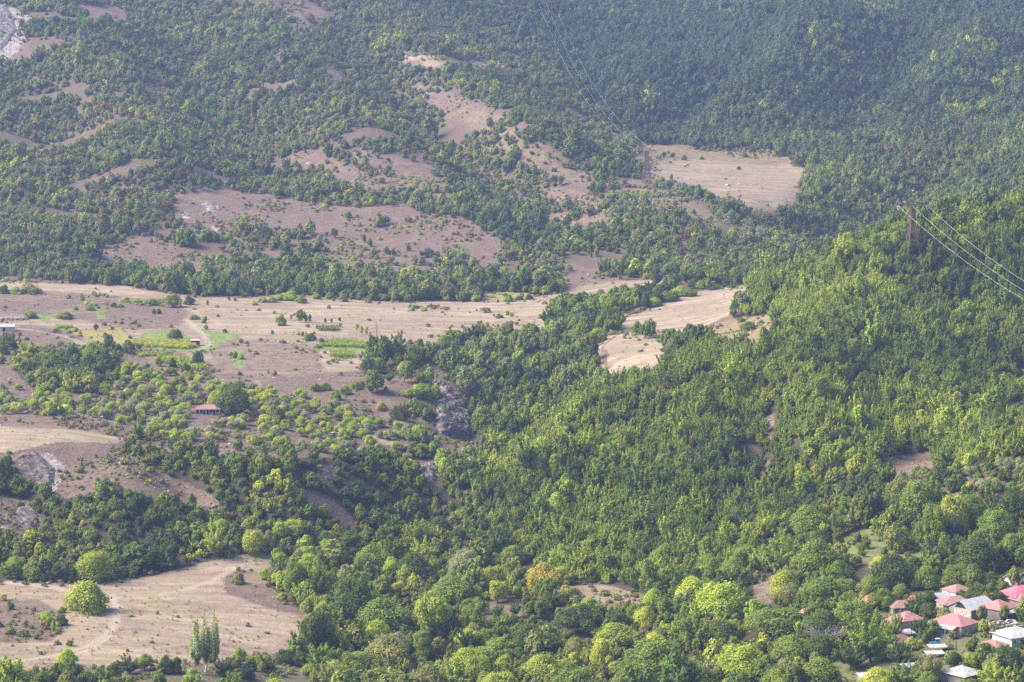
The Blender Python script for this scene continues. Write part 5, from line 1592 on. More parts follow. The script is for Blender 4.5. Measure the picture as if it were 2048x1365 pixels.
def build_village():
    H_ = house
    H_("house", "white metal roofed house at the upper right edge, a pole before it", "house", 2030, 1174, 10, 7, 2.0, 1.8, 20, 'gable', M_ZINC, M_WHITE)
    e = H_("house", "cream house with the bright crimson hipped roof at the right edge", "house", 2031, 1212, 12, 10, 2.8, 2.7, 27, 'hip', M_CRIMSON, M_PLASTER, pitch=1.2)
    MB().box(-1.0, -0.3, 1.2, 1.9, 4.2, 6.0).part("chimney", M_CRIMSON, e)
    H_("annexe", "small cream annexe with a flat crimson roof peeping left of the bright red house", "house", 1974, 1209, 4.2, 3.6, 2.7, 0.4, 30, 'shed', M_CRIMSON, M_PLASTER, o=.25)
    H_("house", "low brown roofed house against the right edge under the crimson roof", "house", 2040, 1216, 8, 6, 2.2, 1.5, 30, 'hip', M_BROWNROOF, M_GREYSTONE)
    H_("house", "whitewashed house with a brown hipped roof, highest in the middle of the village", "house", 1911, 1205, 7.5, 7, 3.4, 1.9, 32, 'hip', M_BROWNROOF, M_WHITE, windows=(('f', .5, 1.9, .9, 1.0, M_FRAME),))
    H_("barn", "long white roofed barn half hidden by trees behind the brown roofed stone house", "barn", 1862, 1211, 9, 5, 2.0, 1.5, 14, 'gable', M_ZINC, M_PALEWOOD)
    H_("hut", "hut with a faded orange roof glimpsed through trees at the back of the village", "hut", 1818, 1214, 5, 4, 2.2, 1.2, 20, 'hip', M_ORANGE, M_PLASTER)
    H_("house", "stone house with a brown hipped roof, the leftmost large one in the village's upper row", "house", 1786, 1232, 8.0, 6, 2.6, 2.0, 10, 'hip', M_BROWNROOF, M_GREYSTONE, pitch=.8)
    H_("house", "tall stone house with a wide brown hipped roof directly behind the white gabled barn", "house", 1887, 1236, 10.5, 8, 4.3, 2.2, 9, 'hip', M_BROWNROOF, M_STONE, windows=(('f', .2, 2.4, .9, 1.2, M_WOOD),))
    e = H_("barn", "stone barn with open gable end and white metal roof in the village centre", "barn", 1942, 1244, 12.5, 9.5, 3.9, 2.3, 42, 'gable', M_ZINC, M_STONE, wall_side=M_PALESTONE, pitch=1.3)  # paler stone on the left front gable paints in its sunlit side
    MB().hexa([(-6.32, -2.6, 4.0), (-6.27, -2.6, 4.0), (-6.27, 2.2, 4.0), (-6.32, 2.2, 4.0)], [(-6.32, -0.6, 5.7), (-6.27, -0.6, 5.7), (-6.27, 0.4, 5.7), (-6.32, 0.4, 5.7)]).part("gable_shade_sheet", M_DARK, e)  # flat black sheet, inner shade painted over the closed gable
    for k in range(4):
        MB().box(-6.33, -6.27, 2.75 + k * .45, 3.12 + k * .45, 1.2, 3.6).part("plank", M_PALEWOOD, e)
    e = H_("house", "grey stone house with red ribbed roof and dark porch beside the gabled barn", "house", 2001, 1243, 9, 8.8, 3.6, 2.4, 44, 'hip', M_RED, M_GREYSTONE, pitch=.75, doors=(('f', .3, 1.0, 2.0, M_WOOD),), windows=(('f', .6, 1.9, 1.2, 1.2, M_FRAME),))
    lean_roof(e, 4.5, 4.4, 'f', 2.6, 3.3, 0.7, M_ZINC, 4, M_PALEWOOD)
    MB().box(2.6, 4.4, -6.95, -6.88, 0.3, 2.3).part("panel", M_RUSTPANEL, e)
    e = H_("house", "stone house with red hipped roof and columned veranda at the village's left", "house", 1806, 1266, 8.2, 7.6, 3.8, 2.4, 26, 'hip', M_RED, M_PALESTONE, pitch=.8, windows=(('f', .35, 2.2, 1.0, 1.2, M_FRAME), ('f', .75, 2.2, 1.0, 1.2, M_FRAME), ('l', .3, 2.3, 1.0, 1.3, M_GREENFRAME), ('l', .7, 2.3, 1.0, 1.3, M_GREENFRAME)))
    lean_roof(e, 4.1, 3.8, 'l', 2.2, 3.65, 0.5, M_RED, 6, M_FRAME)
    MB().cyl((0.6, -1.4, 5.0), (0.6, -1.4, 6.1), .13).part("stove_pipe", M_STEEL, e)
    H_("shed", "low shed with a grey sloping roof below the veranda of the columned house", "shed", 1797, 1283, 6, 3.4, 2.0, 0.7, 24, 'shed', M_SLATE, M_PALEWOOD, pitch=.6, doors=(('f', .35, 0.9, 1.7, M_WHITE), ('f', .6, 0.9, 1.7, M_DARK)))
    e = H_("house", "house with a large red ribbed roof and two white framed windows facing the tractor yard", "house", 1922, 1275, 9.8, 12.5, 3.5, 2.5, 46, 'hip', M_RED, M_PALESTONE, pitch=.75, windows=(('f', .27, 1.9, 1.35, 1.5, M_FRAME), ('f', .70, 1.9, 1.35, 1.5, M_FRAME)), doors=(('l', .55, 1.0, 2.0, M_WHITE),))
    P = lean_roof(e, 4.9, 6.25, 'l', 3.0, 3.45, 0.9, M_SLATE, 5, M_PALEWOOD, .10, 1.0)
    q = [P(.02, 2.9, .9), P(.20, 2.9, .9), P(.20, 2.8, .9), P(.02, 2.8, .9)]
    MB().hexa(q, [(x, y, 2.4) for x, y, z in q]).part("panel", M_RUSTPANEL, e)
    q = [(-4.7, -6.27, 0.1), (-1.0, -6.27, .1), (-1.0, -6.24, .1), (-4.7, -6.24, .1)]
    MB().hexa([(1.2, -6.285, 1.0), (4.8, -6.285, 1.0), (4.8, -6.25, 1.0), (1.2, -6.25, 1.0)], [(2.2, -6.285, 3.3), (4.8, -6.285, 3.3), (4.8, -6.25, 3.3), (2.2, -6.25, 3.3)]).part("plaster_patch", M_WHITE, e)
    H_("house", "small house with a maroon hipped roof among trees at the lower left of the village", "house", 1790, 1301, 7.6, 6.4, 2.3, 2.1, 20, 'hip', M_MAROON, M_GREYSTONE, pitch=.8)
    e = H_("house", "white house with a big pale hipped roof and a carport at the lower right edge", "house", 2023, 1297, 11, 10, 3.3, 2.3, 28, 'hip', M_ZINC, M_WHITE, o=.8, pitch=1.0, windows=(('f', .12, 1.9, .8, .8, M_DARK), ('f', .62, 1.9, 1.2, 1.3, M_FRAME)), doors=(('f', .35, 1.1, 2.1, M_BLUE),))
    MB().box(-1.0, 4.6, -6.9, -5.8, 2.35, 2.47).part("awning", M_CRIMSON, e)
    H_("house", "low cream house with rust red roof just left of the big pale hipped roof", "house", 1993, 1313, 5.8, 7.4, 2.9, 1.4, 40, 'hip', M_BROWNROOF, M_PLASTER, pitch=.7, windows=(('l', .45, 1.6, .9, 1.1, M_FRAME),))
    for (du, dv, lab) in ((1874, 1302, "upper of two slatted white lean to roofs beside the tractor yard"), (1868, 1315, "lower of two slatted white lean to roofs below the tractor yard")):
        p = G1(du, dv)
        e = empty("open_shed", p, math.radians(12)); tag(e, lab, "shed", "open sheds with slatted roofs")
        for sx in (-2.6, 0, 2.6):
            for sy in (-1.2, 1.2):
                MB().bar((sx, sy, -.8), (sx, sy, 1.5 + .15 * sy), .13).part("post", M_WOOD, e)
        for k in range(9):
            x = -3.1 + k * .7
            z = TR.uniform(0, .06)
            q = [(x, -1.7, 1.36 + z), (x + .66, -1.7, 1.36 + z), (x + .66, 1.6, 1.82 + z), (x, 1.6, 1.82 + z)]
            MB().hexa(q, [(a_, b_, c_ + .05) for a_, b_, c_ in q]).part("roof_sheet", M_ZINC if k % 3 else M_SLATE, e)
        BUILT_IN.append((p.x, p.y, 3.2))
    e = H_("house", "house with a white hipped roof streaked with rust at the bottom of the village", "house", 1929, 1372, 8.8, 9.2, 2.8, 2.1, 42, 'hip', M_RUSTYWHITE, M_GREYSTONE, o=.6, pitch=1.0)
    H_("hut", "grey stone hut with flat slab roof at the lower left of the village", "hut", 1813, 1349, 4.4, 3.4, 2.1, 0.3, 22, 'shed', M_SLATE, M_GREYSTONE, pitch=.5, doors=(('f', .3, .8, 1.6, M_DARK),))
    H_("house", "narrow pale house with faded red roof alone among trees left of the village", "house", 1528, 1316, 5.0, 4.2, 3.8, 1.4, 34, 'hip', M_BROWNROOF, M_PLASTER, windows=(('f', .4, 2.3, .9, 1.3, M_FRAME), ('l', .5, 2.3, .8, 1.2, M_FRAME)))
    H_("house", "house with an orange red roof showing alone above the treetops left of the village", "house", 1733, 1226, 6.4, 5.2, 3.3, 2.0, 34, 'hip', M_ORANGE, M_PLASTER)
    H_("house", "small red roof just showing between treetops above the leafless tree", "house", 1612, 1246, 5.4, 4.4, 3.0, 1.7, 30, 'hip', M_RED, M_PLASTER)
    H_("shed", "flat white sheeted shed roof beside the bright yellow green tree at the bottom edge", "shed", 1722, 1366, 6.0, 3.4, 1.7, 0.5, 12, 'shed', M_ZINC, M_PALEWOOD, pitch=.7)
    # ruin of mud walls
    p = G1(1981, 1268); rz = math.radians(14)
    e = empty("ruined_house", p + Vector((5, 4, 0)), rz); tag(e, "ruined house of crumbling ochre mud walls with collapsed grey roof slabs", "ruin")
    rr = random.Random(4)
    def ragged(pts, h, t):
        m = MB()
        for (x0, y0), (x1, y1) in zip(pts[:-1], pts[1:]):
            L = math.hypot(x1 - x0, y1 - y0); n = max(2, int(L / .8)); nx, ny = -(y1 - y0) / L * t, (x1 - x0) / L * t
            hh = [h * rr.uniform(.78, 1.1) for _ in range(n + 1)]
            for k in range(n):
                a0, a1 = k / n, (k + 1) / n
                A = (x0 + (x1 - x0) * a0, y0 + (y1 - y0) * a0); B = (x0 + (x1 - x0) * a1, y0 + (y1 - y0) * a1)
                m.hexa([(A[0], A[1], -.8), (B[0], B[1], -.8), (B[0] + nx, B[1] + ny, -.8), (A[0] + nx, A[1] + ny, -.8)],
                       [(A[0], A[1], hh[k]), (B[0], B[1], hh[k + 1]), (B[0] + nx, B[1] + ny, hh[k + 1]), (A[0] + nx, A[1] + ny, hh[k])])
        return m
    ragged([(-5.6, -2.5), (-1.2, -2.5)], 2.7, .5).part("wall", M_MUD, e); ragged([(-.2, -2.5), (5.6, -2.5)], 2.5, .5).part("wall", M_MUD, e)
    ragged([(-5.6, 2.8), (-5.6, -1.9)], 3.0, .5).part("wall", M_MUD, e); ragged([(5.6, 2.8), (-5.0, 2.8)], 3.0, .5).part("wall", M_MUD, e)
    for k in range(9):
        x, y = rr.uniform(-4.6, 4.4), rr.uniform(-1.4, 2.0); a_ = rr.uniform(0, 3); w, d = rr.uniform(1, 2.2), rr.uniform(.7, 1.4); z = 2.2 + rr.uniform(0, .8)
        ca, sa = math.cos(a_), math.sin(a_)
        q = [(x + ca * i * w / 2 - sa * j * d / 2, y + sa * i * w / 2 + ca * j * d / 2, z + .12 * i + .1 * j) for i, j in ((-1, -1), (1, -1), (1, 1), (-1, 1))]
        MB().hexa(q, [(b0, b1, b2 + .08) for b0, b1, b2 in q]).part("roof_slab", M_SLATE, e)
    MB().box(1.6, 2.2, -2.53, -1.97, .6, 1.5).part("window", M_DARK, e)  # solid black block with the indoor shade painted on
    BUILT_IN.append((e.location.x, e.location.y, 6.5))
    for yu, yv, yr in ((1945, 1284, 5.5), (1880, 1287, 4.5), (1830, 1272, 3.0), (1915, 1290, 4.0)):
        q = G1(yu, yv); BUILT_IN.append((q.x, q.y, yr))
    # yard wall in front of the two-window house
    p = G1(1885, 1274)
    e = empty("yard_wall", p, math.radians(-34)); tag(e, "low rough stone wall round the laundry yard of the village", "wall")
    MB().box(-4.5, 4.5, -.25, .25, -.8, 1.0).part("wall", M_PLASTER, e)
    MB().box(-4.6, 4.6, -.32, .32, 1.0, 1.1).part("coping", M_SLATE, e)


def build_outlying():
    # pale hut on the left edge of the plateau
    e = house("hut", "pinkish hut with a white roof and dark doorway at the left edge of the plateau", "hut", 1, 664, 7.2, 5, 2.7, 1.0, 6, 'gable', M_ZINC, flat_mat("pink_plaster", (0.40, 0.29, 0.26)), group='outlying huts on the left bank',
              doors=(('f', .25, 1.2, 2.1, M_DARK),), windows=(('f', .7, 1.7, 1.0, .9, M_FRAME),))
    # red metal shed
    p = G1(391, 691)
    e = empty("metal_shed", p, math.radians(4)); tag(e, "dark red box shaped metal shed standing among the green plots", "shed", "outlying huts on the left bank")
    M_SHED = flat_mat("oxide_red_sheet", (0.165, 0.028, 0.030), 0.6, 0.1)
    MB().box(-2.2, 2.2, -1.2, 1.2, -.3, 2.55).part("wall", M_SHED, e)
    q = [(-2.35, -1.4, 2.55), (2.35, -1.4, 2.55), (2.35, 1.4, 2.75), (-2.35, 1.4, 2.75)]
    r = MB().hexa(q, [(a, b, c + .1) for a, b, c in q]).part("roof", flat_mat("faded_pink_sheet", (0.42, 0.30, 0.29)), e)
    m = MB()
    for k in range(10):
        m.box(-2.1 + k * .45, -2.02 + k * .45, -1.25, -1.2, 0, 2.5)
    m.part("rib", M_SHED, e, kind='stuff')
    d = MB().box(-.15, .85, -1.23, -1.201, .05, 2.1).part("door", M_DARK, e)
    BUILT_IN.append((p.x, p.y, 4.5))
    # ruin with brown roof in the orchard
    p = G1(415, 829)
    e = empty("ruined_house", p + Vector((0, 2.5, 0)), math.radians(3)); tag(e, "long low ruin with a faded brown red roof on stone pillars in the orchard", "ruin")
    m, sides = hip_roof(11.0, 6.0, 2.4, 1.7, .5)
    r = m.part("roof", M_BROWNROOF, e)
    seams(sides, .9).part("roof_seam", M_BROWNROOF, r, kind='stuff')
    MB().box(-5.4, 5.4, 2.6, 3.0, -.6, 2.25).part("wall", M_STONE, e); MB().box(-5.4, -5.0, -2.6, 2.6, -.6, 2.25).part("wall", M_STONE, e); MB().box(5.0, 5.4, -2.6, 2.6, -.6, 2.25).part("wall", M_STONE, e)
    MB().box(-5.0, 5.0, -1.4, -1.1, -.6, 2.25).part("wall", M_WOOD, e)
    for k in range(8):
        x = -5.2 + k * 1.48 + TR.uniform(-.15, .15)
        MB().box(x - .25, x + .25, -3.0, -2.6, -.6, 2.25 if k not in (5,) else 1.2).part("pillar", M_PLASTER if k % 2 else M_STONE, e)
    for k in (1, 4, 6):
        MB().box(-4.9 + k * 1.48, -4.0 + k * 1.48, -2.95, -2.7, -.6, .8).part("low_wall", M_STONE, e)
    BUILT_IN.append((p.x, p.y + 2.5, 7.5)); BUILT_IN.append((p.x, p.y - 4, 5.0))
    # plank shelter under the poplars
    p = G1(391, 1362)
    e = empty("plank_shelter", p, math.radians(18)); tag(e, "small shelter with a grey plank roof at the foot of the poplars", "shelter")
    for sx in (-1.4, 1.4):
        for sy in (-.8, .8):
            MB().bar((sx, sy, -.5), (sx, sy, 1.6 + .25 * sy), .12).part("post", M_WOOD, e)
    for k in range(8):
        x = -1.8 + k * .46
        q = [(x, -1.2, 1.42), (x + .42, -1.2, 1.42), (x + .42, 1.2, 2.0), (x, 1.2, 2.0)]
        MB().hexa(q, [(a, b, c + .05) for a, b, c in q]).part("plank", M_PALEWOOD, e)
    BUILT_IN.append((p.x, p.y, 3.0))


build_village()
build_outlying()

# ------------------------------------------------------------------ pylons and wires
def build_pylon(u, v, Hm, label, rz):
    p = G1(u, v)
    e = empty("lattice_pylon", (p.x, p.y, p.z - .3), rz); tag(e, label, "pylon", "rust brown pylons of the power line")
    w0, w1, w2 = Hm * .115, Hm * .040, Hm * .034               # half widths at foot, waist, top
    zw, zt = Hm * .52, Hm * .86
    def hw(z):
        return w0 + (w1 - w0) * z / zw if z < zw else w1 + (w2 - w1) * (z - zw) / (zt - zw)
    cs = ((-1, -1), (1, -1), (1, 1), (-1, 1))
    for sx, sy in cs:
        m = MB(); m.bar((sx * w0, sy * w0, -.6), (sx * w1, sy * w1, zw), .38); m.bar((sx * w1, sy * w1, zw), (sx * w2, sy * w2, zt), .32)
        m.part("leg", M_STEEL, e)
    zs = [0, .14, .27, .38, .46, .52, .58, .64, .70, .76, .81, .86]
    for k in range(len(zs) - 1):
        z0, z1 = zs[k] * Hm, zs[k + 1] * Hm; a, b = hw(z0), hw(z1)
        m = MB()
        for q in range(4):
            s, t = cs[q], cs[(q + 1) % 4]
            m.bar((s[0] * a, s[1] * a, z0), (t[0] * b, t[1] * b, z1), .15); m.bar((t[0] * a, t[1] * a, z0), (s[0] * b, s[1] * b, z1), .15)
            m.bar((s[0] * b, s[1] * b, z1), (t[0] * b, t[1] * b, z1), .15)
        m.part("brace", M_STEEL, e)
    L = Hm * .27
    m = MB()
    for sy in (-1, 1):
        m.bar((-L, 0, zt + .1), (-w2, sy * w2, zt), .32); m.bar((L, 0, zt + .1), (w2, sy * w2, zt), .32); m.bar((-w2, sy * w2, zt), (w2, sy * w2, zt), .2)
        top = zt + Hm * .055
        m.bar((-L, 0, zt + .1), (-w2, sy * w2, top), .32); m.bar((L, 0, zt + .1), (w2, sy * w2, top), .32); m.bar((-w2, sy * w2, top), (w2, sy * w2, top), .34)
        for k in range(1, 6):
            for sx in (-1, 1):
                f0, f1 = k / 6, (k + .5) / 6
                xa = sx * (w2 + (L - w2) * f0); xb = sx * (w2 + (L - w2) * min(1, f1)); ya = sy * w2 * (1 - f0); yb = sy * w2 * (1 - min(1, f1))
                m.bar((xa, ya, zt + .1 * f0), (xb, yb, top - (top - zt - .1) * min(1, f1)), .1)
                m.bar((xa, ya, zt + .1 * f0), (xa, ya, top - (top - zt - .1) * f0), .1)
    m.part("crossarm", M_STEEL, e)
    for sx in (-1, 1):
        m = MB()
        for sy in (-1, 1):
            m.bar((sx * L * .32, sy * w2 * .6, zt + Hm * .045), (sx * L * .60, 0, zt + Hm * .15), .28)
        m.bar((sx * L * .72, 0, zt + Hm * .015), (sx * L * .60, 0, zt + Hm * .15), .24)
        m.part("horn", M_STEEL, e)
    att = []
    for x in (-L, -L * .05, L):
        for sy in (-1, 1):
            MB().cyl((x, 0, zt), (x, sy * 1.6, zt - .5), .14, .14, 6).part("insulator", M_GLASSINS, e)
        att.append(Vector((x, 0, zt - .45)))
        mm = MB(); prev = None
        for k in range(9):
            t = k / 8; q = Vector((x, -1.6 + 3.2 * t, zt - .5 - 1.9 * math.sin(math.pi * t)))
            if prev is not None: mm.bar(prev, q, .09)
            prev = q
        mm.part("jumper_wire", M_WIRE, e)
    R = Matrix.Rotation(rz, 4, 'Z')
    return [Vector(e.location) + R @ a for a in att]


def wire(A, B, sag, label, r=.055, group='wires of the power line', mat=None):
    n = 40
    m = MB(); pts = []
    for k in range(n + 1):
        t = k / n; q = A.lerp(B, t); q.z -= sag * 4 * t * (1 - t); pts.append(q)
    v, f = tube(pts, [r] * len(pts), 4)
    o = bpy.data.objects.new("power_wire", mesh_with(v, f, [mat or M_WIRE])); COL.objects.link(o)
    tag(o, label, "wire", group)


def along(u, v, y):
    d = ray_dir(u, v); t = y / d[1]
    return Vector((d[0] * t, y, CAM_Z + d[2] * t))


def build_power_line():
    near = build_pylon(1824, 506, 28.0, "rust brown pylon on the skyline of the spur forest", math.radians(12))
    far = build_pylon(1293, 366, 27.0, "rust brown pylon standing beside the cattle meadow", math.radians(-18))
    for k, w in enumerate(("left", "middle", "right")):
        wire(near[k], along(2330 + 10 * k, 722 - 13 * k, 1130), 9, f"{('lowest', 'middle', 'topmost')[k]} of three bright wires running down right from the skyline pylon", .032)
        wire(near[k], far[k], 36, f"{w} one of three wires hanging across the hollow between the two pylons", .022, mat=M_DULLWIRE)
        wire(far[k], along(1050 + 15 * k, -75, 2900), 30, f"{w} one of three wires climbing the forest from the meadow pylon", .024)


# ------------------------------------------------------------------ poles
def pole(u, v, h, label, mat=None, tilt=0.0, arm=True, white=False):
    p = G1(u, v)
    e = empty("utility_pole", p, TR.uniform(-.5, .5)); e.rotation_euler = (0, tilt, e.rotation_euler.z)
    tag(e, label, "pole", "poles of the village and slopes")
    if white:
        MB().cyl((0, 0, -.8), (0, 0, h * .40), .15, .14, 8).part("stub", M_CONCRETE, e)
        MB().cyl((.12, 0, h * .22), (.12, 0, h), .12, .09, 8).part("post", M_POLE, e)
    else:
        MB().cyl((0, 0, -.8), (0, 0, h), .14, .09, 8).part("post", mat or M_POLE, e)
    if arm:
        MB().bar((-.6, 0, h - .5), (.6, 0, h - .5), .1).part("crossarm", mat or M_POLE, e)
        for x in (-.5, 0, .5):
            MB().cyl((x, 0, h - .45), (x, 0, h - .25), .05, .04, 6).part("insulator", M_FRAME, e)


def build_poles():
    pole(1911, 1332, 8.2, "tall dark pole on a white stub, in the middle of the village", white=True)
    pole(1822, 1288, 7.4, "dark pole before the stone house with the columned veranda")
    pole(1895, 1294, 5.8, "slanting dark pole leaning over the tractor yard", tilt=.38, arm=False)
    pole(2034, 1180, 6.2, "dark pole before the white roof at the upper right edge")
    pole(1841, 1212, 4.5, "pole rising among trees before the long white roofed barn")
    pole(1943, 1280, 3.4, "short dark post beside the two white framed windows", arm=False)
    pole(1820, 1354, 4.2, "thin post by the slab roofed stone hut", arm=False)
    pole(1501, 680, 5.2, "white concrete post in the yellow clearing on the spur", M_CONCRETE, arm=False)
    pole(866, 128, 6.5, "thin pale pole on the grassy strip high on the left mountainside", M_CONCRETE)
    pole(1110, 398, 7.0, "thin pale pole in the scrub left of the meadow pylon", M_CONCRETE)
    pole(1610, 1250, 7.5, "dark pole sticking out of the treetops beside a small red roof")
    pole(1345, 352, 0.1, "x", arm=False) if False else None


# ------------------------------------------------------------------ tractor, tank, washing
def build_tractor():
    p = G1(1872, 1293)
    e = empty("tractor", p, math.radians(176)); tag(e, "light blue cab tractor parked in the village yard", "tractor")
    MB().hexa([(.2, -.38, .75), (2.0, -.34, .75), (2.0, .34, .75), (.2, .38, .75)], [(.2, -.36, 1.45), (2.0, -.30, 1.35), (2.0, .30, 1.35), (.2, .36, 1.45)]).part("bonnet", M_BLUE, e)
    MB().box(-1.3, .2, -.40, .40, .65, 1.25).part("body", M_BLUE, e)
    cab = MB()
    for x in (-1.2, .15):
        for y in (-.62, .62):
            cab.bar((x, y, 1.2), (x * .92, y * .92, 2.45), .11)
    cab.box(-1.25, .2, -.68, .68, 1.1, 1.45)
    c = cab.part("cab", M_BLUE, e)
    MB().hexa([(-1.15, -.6, 1.45), (.12, -.6, 1.45), (.12, .6, 1.45), (-1.15, .6, 1.45)], [(-1.08, -.56, 2.4), (.08, -.56, 2.4), (.08, .56, 2.4), (-1.08, .56, 2.4)]).part("window", M_GLASS, c)
    MB().box(-1.3, .3, -.72, .72, 2.45, 2.58).part("cab_roof", flat_mat("pale_blue_paint", (.25, .42, .58), .5, .05), c)
    MB().cyl((1.2, .22, 1.4), (1.2, .22, 2.3), .05).part("exhaust", M_STEEL, e)
    MB().box(2.0, 2.06, -.28, .28, .8, 1.3).part("grille", M_DARK, e)
    for y in (-.25, .25):
        MB().cyl((2.02, y, 1.0), (2.12, y, 1.0), .11).part("headlight", M_FRAME, e)
    hub = flat_mat("wheel_rim_ochre", (.40, .28, .10), .6)
    for x, y, r, w in ((-.75, -.85, .78, .38), (-.75, .85, .78, .38), (1.5, -.68, .46, .24), (1.5, .68, .46, .24)):
        wh = MB().cyl((x, y - w / 2, r), (x, y + w / 2, r), r, r, 20).part("wheel", M_TYRE, e)
        MB().cyl((x, y - w / 2 - .015, r), (x, y + w / 2 + .015, r), r * .5, r * .5, 14).part("rim", hub, wh)
    for y in (-.85, .85):
        MB().hexa([(-1.5, y - .22, 1.55), (.05, y - .22, 1.3), (.05, y + .22, 1.3), (-1.5, y + .22, 1.55)], [(-1.4, y - .22, 1.65), (-.0, y - .22, 1.5), (.0, y + .22, 1.5), (-1.4, y + .22, 1.65)]).part("mudguard", M_BLUE, e)
    BUILT_IN.append((p.x, p.y, 4.5))
    p = G1(1887, 1243)
    e = empty("blue_van", p, math.radians(170)); tag(e, "small blue van parked beside the white plank end of the gabled barn", "van")
    MB().hexa([(-1.7, -.75, .45), (1.7, -.75, .45), (1.7, .75, .45), (-1.7, .75, .45)], [(-1.7, -.72, 1.1), (1.55, -.72, 1.0), (1.55, .72, 1.0), (-1.7, .72, 1.1)]).part("body", flat_mat("van_blue", (.03, .11, .34), .4, .05), e)
    MB().hexa([(-1.65, -.7, 1.1), (.9, -.7, 1.05), (.9, .7, 1.05), (-1.65, .7, 1.1)], [(-1.5, -.6, 1.75), (.35, -.6, 1.75), (.35, .6, 1.75), (-1.5, .6, 1.75)]).part("cabin", flat_mat("van_pale_blue", (.30, .42, .55), .3, .05), e)
    for x in (-1.1, 1.1):
        for y in (-.7, .7):
            wh = MB().cyl((x, y - .1, .32), (x, y + .1, .32), .32, .32, 14).part("wheel", M_TYRE, e)
    # washing line
    A = G1(1866, 1274) + Vector((0, 0, 0)); B = G1(1902, 1270)
    for q, lab in ((A, "left post of the washing line in the village yard"), (B, "right post of the washing line in the village yard")):
        o = empty("washing_post", q); MB().cyl((0, 0, -.4), (0, 0, 2.3), .06).part("post", M_PALEWOOD, o); tag(o, lab, "post")
    v, f = tube([A + Vector((0, 0, 2.2)), A.lerp(B, .5) + Vector((0, 0, 1.95)), B + Vector((0, 0, 2.2))], [.02] * 3, 4)
    o = bpy.data.objects.new("washing_line", mesh_with(v, f, [M_WIRE])); COL.objects.link(o); tag(o, "line strung with washing across the village yard", "line")
    cols = [(.62, .60, .58, "white sheet, the left end of the washing line"), (.60, .58, .62, "white sheet, second from the left on the washing line"), (.40, .30, .42, "pale purple cloth in the middle of the washing line"), (.63, .61, .60, "white towel right of the purple cloth on the washing line"), (.30, .40, .60, "light blue cloth at the right end of the washing line")]
    d = (B - A); L = d.length
    for k, (r, g, b, lab) in enumerate(cols):
        t0 = .08 + .175 * k; t1 = t0 + .135
        m = []; 
        for i in range(6):
            t = t0 + (t1 - t0) * i / 5; c = A.lerp(B, t); zt = 2.2 - .25 * 4 * t * (1 - t) * .9
            n = Vector((-d.y, d.x, 0)).normalized() * .06 * math.sin(i * 2.1 + k)
            m.append((c + Vector((0, 0, zt)), c + n + Vector((0, 0, zt - .9 - .25 * (k % 2)))))
        mb = MB()
        for i in range(5):
            mb.hexa([m[i][1], m[i + 1][1], m[i + 1][1] + Vector((.01, .02, 0)), m[i][1] + Vector((.01, .02, 0))], [m[i][0], m[i + 1][0], m[i + 1][0] + Vector((.01, .02, 0)), m[i][0] + Vector((.01, .02, 0))])
        o = bpy.data.objects.new("laundry", mb.mesh(flat_mat("washing_cloth", (r, g, b), .9, .05))); COL.objects.link(o)
        tag(o, lab, "laundry", "washing on the line")


# ------------------------------------------------------------------ cattle
def cow_mesh(mat):
    V = [(-.75, 0, 1.05), (-.2, 0, 1.0), (.45, 0, 1.02), (.75, 0, 1.08), (1.05, 0, 1.0), (1.28, 0, .72), (1.48, 0, .48)]
    R = [(.30, .34), (.36, .42), (.33, .40), (.22, .28), (.16, .2), (.14, .17), (.08, .09)]
    E = [(0, 1), (1, 2), (2, 3), (3, 4), (4, 5), (5, 6)]
    for x, root in ((.55, 2), (-.72, 0)):
        for y in (-.22, .34):
            n = len(V)
            V += [(x, y, .72), (x - (.06 if root == 0 else -.01), y, .38), (x, y, .02)]; R += [(.13, .16), (.075, .08), (.06, .065)]
            E += [(root, n), (n, n + 1), (n + 1, n + 2)]
    n = len(V)
    V += [(-1.03, 0, 1.05), (-1.1, 0, .6)]; R += [(.05, .05), (.03, .03)]; E += [(0, n), (n, n + 1)]
    n = len(V)
    V += [(1.22, -.2, .86), (1.22, .2, .86)]; R += [(.05, .04)] * 2; E += [(5, n), (5, n + 1)]
    me = bpy.data.meshes.new("cow"); me.from_pydata(V, E, [])
    o = bpy.data.objects.new("cow_build", me); COL.objects.link(o)
    md = o.modifiers.new('skin', 'SKIN')
    for k, sv in enumerate(me.skin_vertices[0].data):
        sv.radius = R[k]; sv.use_root = (k == 1)
    sb = o.modifiers.new('sub', 'SUBSURF'); sb.levels = 1; sb.render_levels = 1
    dg = bpy.context.evaluated_depsgraph_get(); dg.update()
    out = bpy.data.meshes.new_from_object(o.evaluated_get(dg))
    bpy.data.objects.remove(o)
    out.materials.clear(); out.materials.append(mat)
    return out


def hide_mat(name, a, b_, thr):
    b = NB(name)
    tc = b.node('ShaderNodeTexCoord').outputs['Object']
    n = b.noise(tc, 1.6, 1)
    return b.done(b.diffuse(b.mix(b.ramp(n, thr, thr + .03), rgb(*a), rgb(*b_)), .8))


